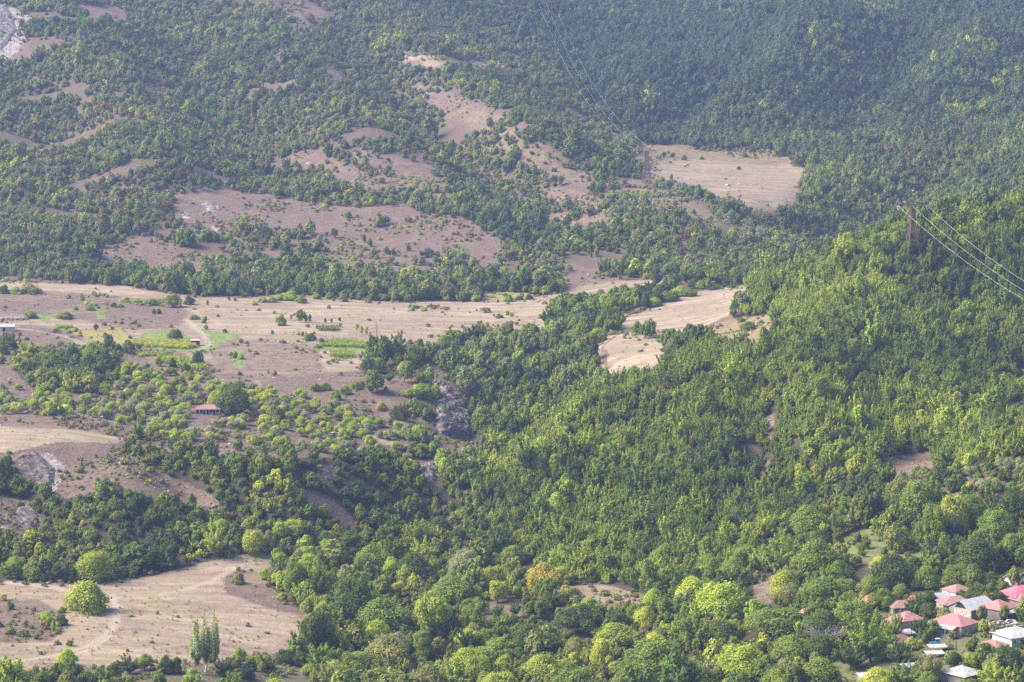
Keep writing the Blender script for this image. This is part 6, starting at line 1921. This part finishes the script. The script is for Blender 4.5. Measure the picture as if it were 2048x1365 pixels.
def build_cattle():
    base = cow_mesh(hide_mat("black_hide", (.015, .013, .012), (.03, .024, .02), .5))
    kinds = {'k': base}
    for key, m in (('w', hide_mat("white_hide", (.55, .50, .46), (.20, .12, .08), .66)), ('t', hide_mat("tan_hide", (.42, .27, .19), (.58, .52, .46), .56)), ('p', hide_mat("black_and_white_hide", (.02, .018, .017), (.55, .52, .49), .56))):
        c = base.copy(); c.materials.clear(); c.materials.append(m); kinds[key] = c
    herd = [(1310, 336, 'k', "black cow nearest to the meadow pylon's crossarm, topmost of the pylon group"), (1309, 343, 'k', "black cow of the pylon group standing left of a pied one"), (1313.5, 341, 'p', "black and white cow in the group beside the meadow pylon"),
            (1320, 343.5, 'k', "black cow at the right end of the group beside the meadow pylon"), (1303.5, 347, 'w', "white cow close to the feet of the meadow pylon"), (1370, 334, 'k', "black cow, the lower of a pair at the top of the cattle meadow"),
            (1376, 332, 'k', "black cow, the upper of a pair at the top of the cattle meadow"), (1471, 339, 'w', "white cow beside the round bush on the cattle meadow"), (1451.5, 359.5, 'k', "lone black cow in the middle of the cattle meadow"),
            (1454, 372, 'w', "white cow next to a black one in the middle of the cattle meadow"), (1459, 372.5, 'k', "black cow between white and tan ones in the cattle meadow"), (1459, 377, 't', "tan cow just below the black and white pair in the cattle meadow"),
            (1477.5, 370.5, 't', "tan and white cow standing right of the central group"), (1477, 383, 't', "tan cow nearest the lower edge of the cattle meadow")]
    for u, v, k, lab in herd:
        p = G1(u, v + 1.2)
        o = bpy.data.objects.new("cow", kinds[k]); COL.objects.link(o)
        o.location = (p.x, p.y, p.z); o.rotation_euler = (0, 0, TR.choice([0, math.pi]) + TR.uniform(-.5, .5))
        tag(o, lab, "cow", "cattle grazing on the far meadow")


# ------------------------------------------------------------------ rocks
def rock_material(name="pale_broken_rock", dark=(0.05, 0.043, 0.042), light=(0.29, 0.245, 0.215)):
    b = NB(name)
    pos = b.node('ShaderNodeNewGeometry').outputs['Position']
    rot = b.node('ShaderNodeMapping'); rot.inputs['Rotation'].default_value = (.5, .35, .6); rot.inputs['Scale'].default_value = (.25, .35, 1.2)
    b.l.new(pos, rot.inputs['Vector'])
    n = b.noise(rot.outputs[0], 1.0, 6, .7); n2 = b.noise(pos, .25, 4)
    col = b.mix(b.ramp(n, .42, .60), rgb(*dark), rgb(*light))
    cr = b.node('ShaderNodeTexVoronoi', feature='DISTANCE_TO_EDGE'); cr.inputs['Scale'].default_value = .55; b.l.new(b.mapping(rot.outputs[0], (2.2, 2.2, 1.4)), cr.inputs['Vector'])
    col = b.mix(b.math('MULTIPLY', b.ramp(cr.outputs['Distance'], .10, .0), .85), col, rgb(.03, .026, .024))
    col = b.mix(b.math('MULTIPLY', b.ramp(n2, .48, .66), .7), col, rgb(.15, .105, .085))
    return b.done(b.diffuse(col, .95, b.bump(n, 1.0, .6), .1))


def outcrop(pts, label, amp, step, mat, strata=(0.9, 0.5), name="rock_outcrop"):
    """broken rock face laid over the ground inside the outline, ledges standing proud of it"""
    P = np.array([[float(q) for q in p.split()] for p in pts.split(';')])
    W = ground_at(P[:, 0], P[:, 1])
    c = W.mean(0)
    A = np.c_[W[:, :2] - c[:2], np.ones(len(W))]
    gx, gy, _ = np.linalg.lstsq(A, W[:, 2] - c[2], rcond=None)[0]
    nrm = np.array([-gx, -gy, 1.0]); nrm /= np.linalg.norm(nrm)
    lo = W[:, :2].min(0) - 2; hi = W[:, :2].max(0) + 2
    sx = np.arange(lo[0], hi[0], step); sy = np.arange(lo[1], hi[1], step * max(.35, nrm[2]))
    X, Y = np.meshgrid(sx, sy)
    X = X + (hash01(np.arange(X.size).reshape(X.shape), X.astype(int), 3) - .5) * step * .5
    Y = Y + (hash01(np.arange(X.size).reshape(X.shape), X.astype(int), 4) - .5) * step * .4
    Z = height(X, Y)
    # inside test, as a soft 0..1 in the ground plane
    ins = np.zeros(X.shape); dist = np.full(X.shape, 1e9)
    inside = np.zeros(X.shape, bool)
    n = len(W)
    for i in range(n):
        a, b = W[i, :2], W[(i + 1) % n, :2]
        cr = (a[1] > Y) != (b[1] > Y)
        with np.errstate(divide='ignore', invalid='ignore'):
            xi = (b[0] - a[0]) * (Y - a[1]) / (b[1] - a[1]) + a[0]
        inside ^= cr & (X < xi)
        e = b - a; t = np.clip(((X - a[0]) * e[0] + (Y - a[1]) * e[1]) / (e @ e), 0, 1)
        dist = np.minimum(dist, np.hypot(X - a[0] - t * e[0], Y - a[1] - t * e[1]))
    edge = np.where(inside, np.clip(dist / (3.0 * step), 0, 1), -np.clip(dist / step, 0, 1))
    s = X * strata[0] + Z * 1.4 + Y * strata[1] + fbm(X, Y, 9, 91, 3) * 5
    ledge = (s / 2.3) % 1.0
    h = amp * (ledge ** 1.6 * .7 + .5 * (fbm(X, Y, 5, 93, 3) + .6)) * np.clip(edge, 0, 1) - .45 * (edge < .02)
    V = np.stack([X, Y, Z], -1) + nrm * h[..., None]
    ny, nx = X.shape
    i = np.arange(ny - 1)[:, None] * nx + np.arange(nx - 1)[None, :]
    F = np.stack([i, i + 1, i + nx + 1, i + nx], -1).reshape(-1, 4)
    keep = (edge.ravel()[F] > -.9).any(1)
    F = F[keep]
    used, inv = np.unique(F, return_inverse=True)
    me = mesh_with(V.reshape(-1, 3)[used], inv.reshape(F.shape), [mat])
    o = bpy.data.objects.new(name, me); COL.objects.link(o)
    tag(o, label, "rock face", "rock faces of the near bank")
    return o


def stone_mesh(seed, mat):
    rng = np.random.default_rng(seed)
    bm = bmesh.new(); bmesh.ops.create_icosphere(bm, subdivisions=2, radius=1.0)
    k = rng.normal(size=(7, 3)); k /= np.linalg.norm(k, axis=1, keepdims=True); o = rng.uniform(.55, .9, 7)
    for v in bm.verts:
        d = np.array(v.co); s = 1.0
        for a, b in zip(k, o):
            q = d @ a
            if q > b: d = d - a * (q - b)
        v.co = d * (1 + .06 * rng.normal())
    me = bpy.data.meshes.new("stone"); bm.to_mesh(me); bm.free(); me.materials.append(mat)
    return me


def build_rocks():
    m = rock_material(); g = rock_material("grey_scree", (.06, .05, .046), (.20, .175, .16)); w = rock_material("white_limestone", (.08, .07, .07), (.25, .23, .225))
    outcrop("868 768; 884 772; 905 792; 926 812; 938 842; 952 868; 930 876; 905 874; 882 868; 868 852; 874 828; 872 800", "tall grey broken cliff above the ravine at the end of the terraces", 4.6, .62, m)
    outcrop("828 940; 850 928; 872 926; 877 946; 874 966; 850 966; 832 962", "small pale rock face at the foot of the wooded scarp beside the ravine", 2.6, .6, m, (.3, .2))
    outcrop("45 905; 70 902; 90 918; 112 940; 108 968; 92 978; 62 962; 38 938; 24 920", "grey scree and broken rock under the light bench field at the left", 1.7, .7, g)
    outcrop("36 1014; 56 1008; 76 1024; 80 1048; 60 1060; 40 1046; 28 1030", "small grey rock slab low on the left scarp", 1.5, .6, g)
    outcrop("1566 985; 1576 980; 1580 1010; 1582 1034; 1574 1036; 1568 1010", "narrow tawny rock rib at the mouth of the side gully", 2.2, .5, rock_material("tawny_rock", (.15, .10, .075), (.44, .33, .25)))
    outcrop("-30 0; 14 12; 30 36; 34 60; 18 84; 4 104; -30 104", "pale scree patch in the upper left corner of the mountainside", 2.2, 1.2, w)
    outcrop("640 938; 654 934; 664 950; 668 962; 654 962; 644 952", "little dark slab of rock on the scarp between bushes", 1.2, .5, g)
    outcrop("1532 838; 1544 834; 1540 856; 1532 870; 1528 860", "thin grey rock scar on the spur forest", 1.0, .6, m)
    outcrop("362 424; 376 420; 386 430; 374 436", "white rock patch, the left of two at the top of the bare purple slope", 1.3, .8, w); outcrop("408 404; 424 402; 436 418; 424 424; 414 414", "white rock patch, the right of two at the top of the bare purple slope", 1.3, .8, w)
    protos = [stone_mesh(k, w) for k in range(4)]
    for u, v, r, lab in ((96, 1168, .9, "white boulder on the upper edge of the bare meadow, under the thicket"), (263, 1233, .8, "pale boulder beside a weed tuft in the middle of the bare meadow"), (534, 1267, .9, "flat white boulder at the right of the bare meadow"),
                         (474, 1169, 1.2, "grey boulder under the pale bush on the meadow mound"), (252, 1184, .5, "small stone near the big round meadow tree"), (162, 917, .8, "white boulder on the scarp under the light bench field"),
                         (808, 680, .8, "white boulder by the green ditch on the plateau"), (207, 608, 1.3, "white boulder heap on the upper plateau left of the old tree"), (440, 455, 1.0, "white boulder on the purple slope under the rock patches")):
        p = G1(u, v); o = bpy.data.objects.new("boulder", protos[TR.randrange(4)]); COL.objects.link(o)
        o.location = (p.x, p.y, p.z + r * .2); o.scale = (r * 1.2, r, r * .6); o.rotation_euler = (0, 0, TR.uniform(0, 6)); tag(o, lab, "boulder", "pale boulders lying in the open")
    # tumbled dry stone wall on the left edge
    e = empty("stone_wall", G1(28, 641)); tag(e, "tumbled pale dry stone wall beside the pinkish hut", "wall")
    rng = np.random.default_rng(3); parts = []
    bm = bmesh.new()
    c = Vector(e.location)
    base = stone_mesh(9, w); bv = np.array([v.co for v in base.vertices]); bf = np.array([list(p.vertices) for p in base.polygons])
    Vv = []; Ff = []; n = 0
    for k in range(150):
        u = rng.uniform(-20, 60); p = G1(u, 641 - .02 * u + rng.normal() * .6)
        r = rng.uniform(.22, .5); z = p.z + rng.uniform(0, 1.1) - c.z
        Vv.append(bv * np.array([r * 1.3, r, r * .8]) + np.array([p.x - c.x, p.y - c.y, z])); Ff.append(bf + n); n += len(bv)
    o = child("stones", mesh_with(np.vstack(Vv), np.vstack(Ff), [w]), e); o['kind'] = 'stuff'; o.name = "stonework"


# ------------------------------------------------------------------ fences, crops, hedges
def build_fence(pts, label):
    W = world_line(pts)
    e = empty("wire_fence", W[0]); tag(e, label, "fence", "post and wire fences of the plateau")
    o = Vector(W[0]); P = [Vector(q) - o for q in W]
    m = MB(); wv = MB(); prev = None
    for a, b in zip(P[:-1], P[1:]):
        n = max(1, int((b - a).length / 2.6))
        for k in range(n):
            q = a.lerp(b, k / n); q.z = float(height(q.x + o.x, q.y + o.y)) - o.z
            h = 1.25 + TR.uniform(-.15, .25)
            m.bar(q + Vector((0, 0, -.3)), q + Vector((TR.uniform(-.1, .1), 0, h)), .13)
            if prev is not None:
                for z in (.5, 1.0):
                    wv.bar(prev + Vector((0, 0, z)), q + Vector((0, 0, z)), .035)
            prev = q
    m.part("post", M_WOOD, e, kind='stuff'); wv.part("wire", M_STEEL, e, kind='stuff')


def blade_proto(seed, n, h, spread, w):
    """one maize like plant: arching blades from a stalk"""
    rng = np.random.default_rng(seed); V = []; F = []
    for k in range(n):
        a = rng.uniform(0, 6.28); z0 = h * rng.uniform(.05, .7); L = spread * rng.uniform(.6, 1.1)
        d = np.array([math.cos(a), math.sin(a), 0]); s = np.array([-d[1], d[0], 0]) * w
        p0 = np.array([0, 0, z0]); p1 = p0 + d * L * .5 + np.array([0, 0, h * .28]); p2 = p0 + d * L + np.array([0, 0, h * rng.uniform(-.05, .2)])
        i = len(V); V += [p0 - s, p0 + s, p1 + s, p1 - s, p2 + s * .3, p2 - s * .3]; F += [(i, i + 1, i + 2, i + 3), (i + 3, i + 2, i + 4, i + 5)]
    tv, tf = tube([(0, 0, -.1), (0, 0, h)], [w * .4, w * .15], 4)
    V, F2 = join_parts([(np.array(V), np.array(F)), (tv, tf)])
    return bpy.data.objects.new("crop_plant", mesh_with(V, F2, [LEAF_I], rng.random(len(F2))))


def plant_crops():
    maize = proto_collection("maize plants", [blade_proto(500 + k, 13, 1.9, .95, .10) for k in range(4)])
    weeds = proto_collection("grass tufts", [blade_proto(520 + k, 12, .55, .5, .06) for k in range(4)])
    rng = np.random.default_rng(31)
    P = []; TT = []
    for pts, hues in (("642 684; 700 682; 745 690; 742 698; 690 696; 640 694", ('mid', 'bright', 'fresh')), ("660 703; 690 701; 712 712; 704 722; 672 722; 660 714", ('mid', 'bright', 'fresh')), ("268 681; 384 684; 396 698; 380 700; 300 696; 264 692", ('fresh', 'yellow', 'yellow', 'gold')),
                      ("272 708; 330 710; 400 724; 420 740; 390 742; 330 728; 276 716", ('mid', 'fresh', 'yellow')), ("112 653; 150 655; 146 659; 114 657", ('bright', 'yellow')), ("632 657; 676 656; 680 664; 640 664", ('mid', 'dark', 'mid'))):
        m = _raster(pts); ys, xs = np.nonzero(m > .5)
        W = ground_at(MU0 + 2 * xs + 1, MV0 + 2 * ys + 1)
        lo, hi = W.min(0), W.max(0)
        X, Y = np.meshgrid(np.arange(lo[0], hi[0], .75), np.arange(lo[1], hi[1], 1.5)); X = X.ravel() + rng.uniform(-.2, .2, X.size); Y = Y.ravel() + rng.uniform(-.2, .2, Y.size)
        Z = height(X, Y); u, v = project(X, Y, Z); k = (_at(m, u, v) > .5) & (fbm(X, Y, 9, 7, 2) > -.35)
        P.append(np.stack([X, Y, Z], 1)[k]); TT.append(blend_tint(rng, int(k.sum()), hues, [1] * len(hues)) * .95)
    P = np.vstack(P); n = len(P); s = rng.uniform(.75, 1.2, n)
    scatter("maize", "rows of green and yellowing maize in the small plots of the plateau", maize, P, np.stack([s, s, s], 1), np.stack([np.zeros(n), np.zeros(n), rng.uniform(0, 6.28, n)], 1), np.vstack(TT), rng.integers(0, 4, n))
    # vine on a low trellis along the bottom edge
    W = world_line("205 1366; 260 1362; 310 1354; 345 1344; 372 1340"); P = []
    for a, b in zip(W[:-1], W[1:]):
        for k in range(5):
            q = a + (b - a) * (k / 5) + rng.normal(size=3) * np.array([.25, .5, 0]); P.append((q[0], q[1], float(height(q[0], q[1])) + rng.uniform(.3, 1.2)))
    P = np.array(P); n = len(P); s = rng.uniform(.5, .85, n)
    scatter("vine_row", "long row of trained vines along the bottom edge left of the poplars", LOW, P, np.stack([s, s, s * .8], 1), np.stack([np.zeros(n), np.zeros(n), rng.uniform(0, 6.28, n)], 1), blend_tint(rng, n, ('mid', 'fresh'), (1, 2)), rng.integers(0, 5, n))
    # dry grass and weeds in the open
    PX = []; TT = []
    for y0, y1, step, seed in ((870, 1200, 1.5, 33), (1200, 1780, 2.4, 35), (1900, 2320, 3.2, 37)):
        X, Y, rg = candidates(y0, y1, step, seed, 10); Z = height(X, Y); u, v = project(X, Y, Z); wu, wv = wander(X, Y, v)
        open_ = 1 - np.clip(_atb(CH['dens'], u + wu, v + wv) * 1.6, 0, 1); st = _atb(CH['straw'], u + wu, v + wv); gr = _atb(CH['green'], u, v); so = _atb(CH['soil'], u, v)
        cl = np.clip(.12 + fbm(X, Y, 19, 97, 4, .65) * 1.5, 0, 1)
        pr = open_ * np.clip(.22 * so + .35 * gr + .10 + .25 * _atb(CH['yellow'], u, v), 0, .7) * cl * 1.3
        k = np.nonzero((rg.random(len(X)) < pr) & (v < 1400) & clear_of_built(X, Y))[0]
        PX.append(np.stack([X[k], Y[k], Z[k]], 1))
        t = blend_tint(rg, len(k), ('brown', 'olive', 'gold', 'yellow', 'grey'), (2, 2, 1.5, 1, 1)); g2 = gr[k] > .4; t[g2] = blend_tint(rg, int(g2.sum()), ('mid', 'bright', 'fresh'), (1, 1, 1)); TT.append(t)
    P = np.vstack(PX); n = len(P); s = rng.uniform(.6, 1.9, n)
    print('tufts', n)
    scatter("dry_grass", "tufts of dry grass and weeds over the open fields and slopes", weeds, P, np.stack([s, s, s * rng.uniform(.7, 1.2, n)], 1), np.stack([np.zeros(n), np.zeros(n), rng.uniform(0, 6.28, n)], 1), np.vstack(TT), rng.integers(0, 4, n))


build_power_line()
build_poles()
build_tractor()
build_cattle()
build_rocks()
build_fence("410 662; 445 663; 500 666; 560 669; 640 672; 700 673; 750 674", "long post and wire fence between the stubble field and the green plot")
build_fence("752 650; 753 672; 752 700", "short fence line running down the plateau by the ploughed corner")
build_fence("262 660; 300 657; 345 660; 372 668", "fence along the upper edge of the bright green plot")
build_fence("85 663; 108 668; 128 672", "short dark fence by the track below the pinkish hut")


def scatter_scree():
    """loose stones under the rock faces and over the bare banks"""
    m1 = flat_mat("loose_stone", (.24, .21, .19), .95, .3); m2 = flat_mat("loose_pale_stone", (.36, .33, .31), .95, .2)
    coll = proto_collection("loose stones", [bpy.data.objects.new("loose_stone", stone_mesh(40 + k, m2 if k == 3 else m1)) for k in range(4)])
    PX = []
    for y0, y1, st, seed in ((880, 1420, 1.1, 51), (1780, 2650, 2.6, 53)):
        X, Y, rg = candidates(y0, y1, st, seed, 5); Z = height(X, Y); u, v = project(X, Y, Z)
        ro = _atb(CH['rock'], u, v); so = _atb(CH['soil'], u, v) * np.isin(_at(ZONE, u, v), (0, 3)) * (_atb(CH['dens'], u, v) < .3)
        k = np.nonzero((rg.random(len(X)) < (.55 * ro + .05 * so) * np.clip(.3 + fbm(X, Y, 14, 99, 3) * 2, 0, 1.5)) & clear_of_built(X, Y))[0]
        PX.append(np.stack([X[k], Y[k], Z[k] + .03], 1))
    P = np.vstack(PX); n = len(P); rg = np.random.default_rng(3)
    r = np.exp(rg.normal(-1.25, .45, n)) * np.where(P[:, 1] > 1700, 1.6, 1.0)
    print('scree', n)
    scatter("scree", "loose grey stones on the bare banks and below the rock faces", coll, P, np.stack([r * 1.3, r, r * .7], 1), np.stack([rg.normal(size=n) * .3, rg.normal(size=n) * .3, rg.uniform(0, 6.28, n)], 1), np.full((n, 3), .3), rg.integers(0, 4, n))


scatter_scree()

fill_trees(298)
fill_orchard()
label_single_trees()

# ------------------------------------------------------------------ woods and scrub that nobody could count
def plant_woods():
    # far slopes
    X, Y, rng = candidates(1690, 3120, 4.4, 11, 40)
    hpx = 5.5 / px_size(Y)
    ok, Z, u, v = in_wood(X, Y, hpx, rng)
    zn = _at(ZONE, u, v)
    ok &= (v > -60) & (u > -80) & (u < 2130) & clear_of_built(X, Y) & (zn != 6) & (zn != 2)
    for z, name, label in ((0, "mountainside_forest", "mixed green and russet forest covering the left mountainside above the fields"),
                           (1, "far_mountain_forest", "blue green forest covering the far right mountain above the cattle meadow")):
        k = np.nonzero(ok & (zn == z))[0]
        k = k[rng.random(len(k)) < (0.97 if z else 0.98)]
        n = len(k); x, y = X[k], Y[k]
        big = rng.random(n)
        if z == 0:
            R = np.exp(rng.normal(.72, .32, n)) * (1 + 0.5 * (big > 0.96)); H = R * rng.uniform(.85, 1.5, n)
            p = fbm(x, y, 130, 41, 3)
            tint = blend_tint(rng, n, ('blue', 'dark', 'mid', 'grey', 'olive', 'fresh', 'yellow'), (1.2, 2.2, 3.4, 1.6, 1.8, 2.0, .5), (x, y), 70)
            # russet patches left of centre, towards the upper right darker leaves with haze painted in as blue
            uu, vv = u[k], v[k]
            rp = np.clip(1.25 - np.hypot((uu - 430) / 330, (vv - 330) / 190), 0, 1) * np.clip(0.45 + p * 1.6, 0, 1)
            q = rng.random(n) < rp * 0.42
            tint[q] = T['brown'] * 0.7 + tint[q] * 0.3
            q = rng.random(n) < 0.0012 * (1 + 3 * (rp > 0.2)); tint[q] = T['red']
            
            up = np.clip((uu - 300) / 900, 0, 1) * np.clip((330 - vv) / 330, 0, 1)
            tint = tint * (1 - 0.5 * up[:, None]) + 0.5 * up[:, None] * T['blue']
        else:
            R = np.exp(rng.normal(1.0, .22, n)) * (1 + 0.4 * (big > 0.94)); H = R * rng.uniform(1.15, 1.7, n)
            p = fbm(x, y, 150, 43, 3)
            tint = blend_tint(rng, n, ('blue', 'dark', 'blue', 'mid', 'olive', 'yellow'), (4, 3, 3, 2.2, .6, .25), (x, y), 80)  # blues are dark beech leaves plus distance haze painted into the tint
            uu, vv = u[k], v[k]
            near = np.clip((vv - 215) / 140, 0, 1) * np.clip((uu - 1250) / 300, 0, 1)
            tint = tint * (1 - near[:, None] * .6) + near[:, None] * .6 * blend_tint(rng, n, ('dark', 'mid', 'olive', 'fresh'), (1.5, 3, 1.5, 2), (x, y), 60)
            q = rng.random(n) < 0.45 * np.clip(p * 2.2 - .2, 0, 1) * (rng.random(n) < .6); tint[q] = T['olive'] * rng.uniform(1.0, 1.7, (q.sum(), 1))
            rp = np.clip(1.0 - np.hypot((uu - 1880) / 130, (vv - 310) / 70), 0, 1)
            q = rng.random(n) < rp * 0.6; tint[q] = T['brown'] * 0.6 + tint[q] * .4
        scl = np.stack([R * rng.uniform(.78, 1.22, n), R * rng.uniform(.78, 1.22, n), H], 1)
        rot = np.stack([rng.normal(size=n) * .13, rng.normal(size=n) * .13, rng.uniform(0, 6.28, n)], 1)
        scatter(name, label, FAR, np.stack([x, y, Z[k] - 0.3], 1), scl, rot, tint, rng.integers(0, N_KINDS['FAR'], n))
        print(name, n)
    # spur, ravine, scarp, valley floor, wood between the fields
    X, Y, rng = candidates(840, 1760, 3.2, 13, 30)
    u0, v0 = project(X, Y, height(X, Y))
    hpx = np.where(np.isin(_at(ZONE, u0, v0), (4, 6)), 8.5, 5.0) / px_size(Y)
    ok, Z, u, v = in_wood(X, Y, hpx, rng)
    zn = _at(ZONE, u, v)
    ok &= (v < 1500) & clear_of_built(X, Y)
    for zs, name, label, coll, cn, keep in (
            ((2,), "spur_forest", "young yellow green forest covering the steep spur on the right", SHOOTY, 'SHOOTY', .88),
            ((3,), "scarp_thicket", "dark and light green thicket on the rocky scarp above the bare meadow", WOOD, 'WOOD', .88),
            ((4, 0, 1), "ravine_forest", "mixed green forest filling the ravine between fields and spur", WOOD, 'WOOD', .52),
            ((6,), "field_edge_wood", "band of round green trees between the two stubble fields", WOOD, 'WOOD', .40),
            ((5,), "valley_understorey", "lower green trees and bushes between the tall trees of the valley floor", WOOD, 'WOOD', .60)):
        k = np.nonzero(ok & np.isin(zn, zs))[0]
        k = k[rng.random(len(k)) < keep]
        n = len(k); x, y = X[k], Y[k]; uu, vv = u[k], v[k]
        p = fbm(x, y, 60, 47, 3)
        if name == "spur_forest":
            R = np.exp(rng.normal(.66, .30, n)) * (1 + 0.5 * (rng.random(n) > .95)); H = R * rng.uniform(1.15, 1.65, n)
            tint = blend_tint(rng, n, ('dark', 'mid', 'fresh', 'bright', 'yellow'), (2.0, 3.2, 4.0, 1.8, 1.1), (x, y), 34)
            dk = np.clip(p * 1.5 + 0.35 + np.clip((uu - 1700) / 700, 0, .4), 0, 1)[:, None]
            tint = tint * (1 - dk * .45) + dk * .45 * blend_tint(rng, n, ('dark', 'mid'), (3, 2))
            lt = np.clip((vv - 840) / 80, 0, 1) * np.clip((uu - 1900) / 60, 0, 1); tint *= (1 + 0.25 * lt[:, None])
            q = rng.random(n) < 0.002; tint[q] = T['brown']
        elif name == "scarp_thicket":
            R = np.exp(rng.normal(.58, .36, n)); H = R * rng.uniform(.8, 1.25, n)
            tint = blend_tint(rng, n, ('blue', 'dark', 'mid', 'olive', 'fresh', 'yellow'), (1, 4.2, 3.6, .8, 2.2, .5), (x, y), 24)
        elif name == "ravine_forest":
            R = np.exp(rng.normal(.95, .27, n)); H = R * rng.uniform(1.15, 1.6, n)
            tint = blend_tint(rng, n, ('blue', 'dark', 'mid', 'grey', 'fresh', 'bright'), (.8, 3.0, 4.0, .6, 2.2, .6), (x, y), 30)
        elif name == "field_edge_wood":
            R = rng.uniform(2.4, 4.0, n); H = R * rng.uniform(1.1, 1.45, n)
            tint = blend_tint(rng, n, ('blue', 'dark', 'mid', 'fresh'), (1, 3.5, 3, 1.6), (x, y), 30)
        else:
            R = np.exp(rng.normal(.64, .34, n)); H = R * rng.uniform(1.0, 1.4, n)
            tint = blend_tint(rng, n, ('dark', 'mid', 'olive', 'fresh', 'bright'), (2.6, 4, .8, 2.6, .8), (x, y), 26)
        scl = np.stack([R * rng.uniform(.78, 1.22, n), R * rng.uniform(.78, 1.22, n), H], 1)
        rot = np.stack([rng.normal(size=n) * .13, rng.normal(size=n) * .13, rng.uniform(0, 6.28, n)], 1)
        scatter(name, label, coll, np.stack([x, y, Z[k] - 0.3], 1), scl, rot, tint, rng.integers(0, N_KINDS[cn], n))
        print(name, n)
    # low scrub on the openings
    PX = []; S = []; TT = []
    for y0, y1, step, seed in ((860, 1500, 2.4, 17), (1500, 3000, 3.6, 19)):
        X, Y, rng = candidates(y0, y1, step, seed, 20)
        Z = height(X, Y); u, v = project(X, Y, Z)
        wu, wv = wander(X, Y, v)
        s = _atb(CH['scrub'], u + wu, v + wv) * (_atb(CH['dens'], u + wu, v + wv) < 0.9)
        cl = fbm(X, Y, 26, 73, 4, .65)
        k = np.nonzero((rng.random(len(X)) * 0.62 < s * np.clip(0.28 + cl * 3.2, 0, 2.2)) & clear_of_built(X, Y) & (v > -40) & (v < 1420))[0]
        n = len(k)
        R = (0.35 + 1.1 * rng.random(n) ** 2.2) * (1 + 0.8 * (rng.random(n) > .92)) * (1.35 if y0 > 1400 else 1.0)
        PX.append(np.stack([X[k], Y[k], Z[k] - .05], 1)); S.append(np.stack([R, R, R * rng.uniform(.7, 1.2, n)], 1))
        TT.append(blend_tint(rng, n, ('dark', 'mid', 'brown', 'olive', 'grey', 'fresh', 'yellow', 'gold'), (1.2, 2, .7, 3, 2.2, 1.6, 1.6, .4), (X[k], Y[k]), 30))
    P = np.vstack(PX); n = len(P); rng = np.random.default_rng(5)
    scatter("scrub", "low olive and yellow scrub dotted over the bare slopes and field edges", LOW, P, np.vstack(S),
            np.stack([np.zeros(n), np.zeros(n), rng.uniform(0, 6.28, n)], 1), np.vstack(TT), rng.integers(0, N_KINDS['LOW'], n))
    print("scrub", n)


plant_woods()
plant_crops()

# ------------------------------------------------------------------ air
def build_haze():
    z0 = float(HTAB.min()) - 1.0; z1 = float(max(HTAB.max() + 14, CAM_Z + 6))
    v, f = [], []
    x0, x1, y0, y1 = -1060.0, 1060.0, -60.0, 3760.0
    me = mesh_from([(x0, y0, z0), (x1, y0, z0), (x1, y1, z0), (x0, y1, z0), (x0, y0, z1), (x1, y0, z1), (x1, y1, z1), (x0, y1, z1)],
                   np.array([(3, 2, 1, 0), (4, 5, 6, 7), (0, 1, 5, 4), (1, 2, 6, 5), (2, 3, 7, 6), (3, 0, 4, 7)]))
    m, n, l = new_mat("valley_haze")
    pv = n.new('ShaderNodeVolumePrincipled')
    pv.inputs['Color'].default_value = (0.48, 0.58, 1.0, 1)
    pv.inputs['Density'].default_value = HAZE
    pv.inputs['Anisotropy'].default_value = 0.2
    o_ = n.new('ShaderNodeOutputMaterial'); l.new(pv.outputs[0], o_.inputs['Volume'])
    me.materials.append(m)
    o = bpy.data.objects.new("haze", me); COL.objects.link(o)
    o['kind'] = 'stuff'; o['label'] = 'thin blue haze filling the valley'


HAZE = 0.00005
build_haze()
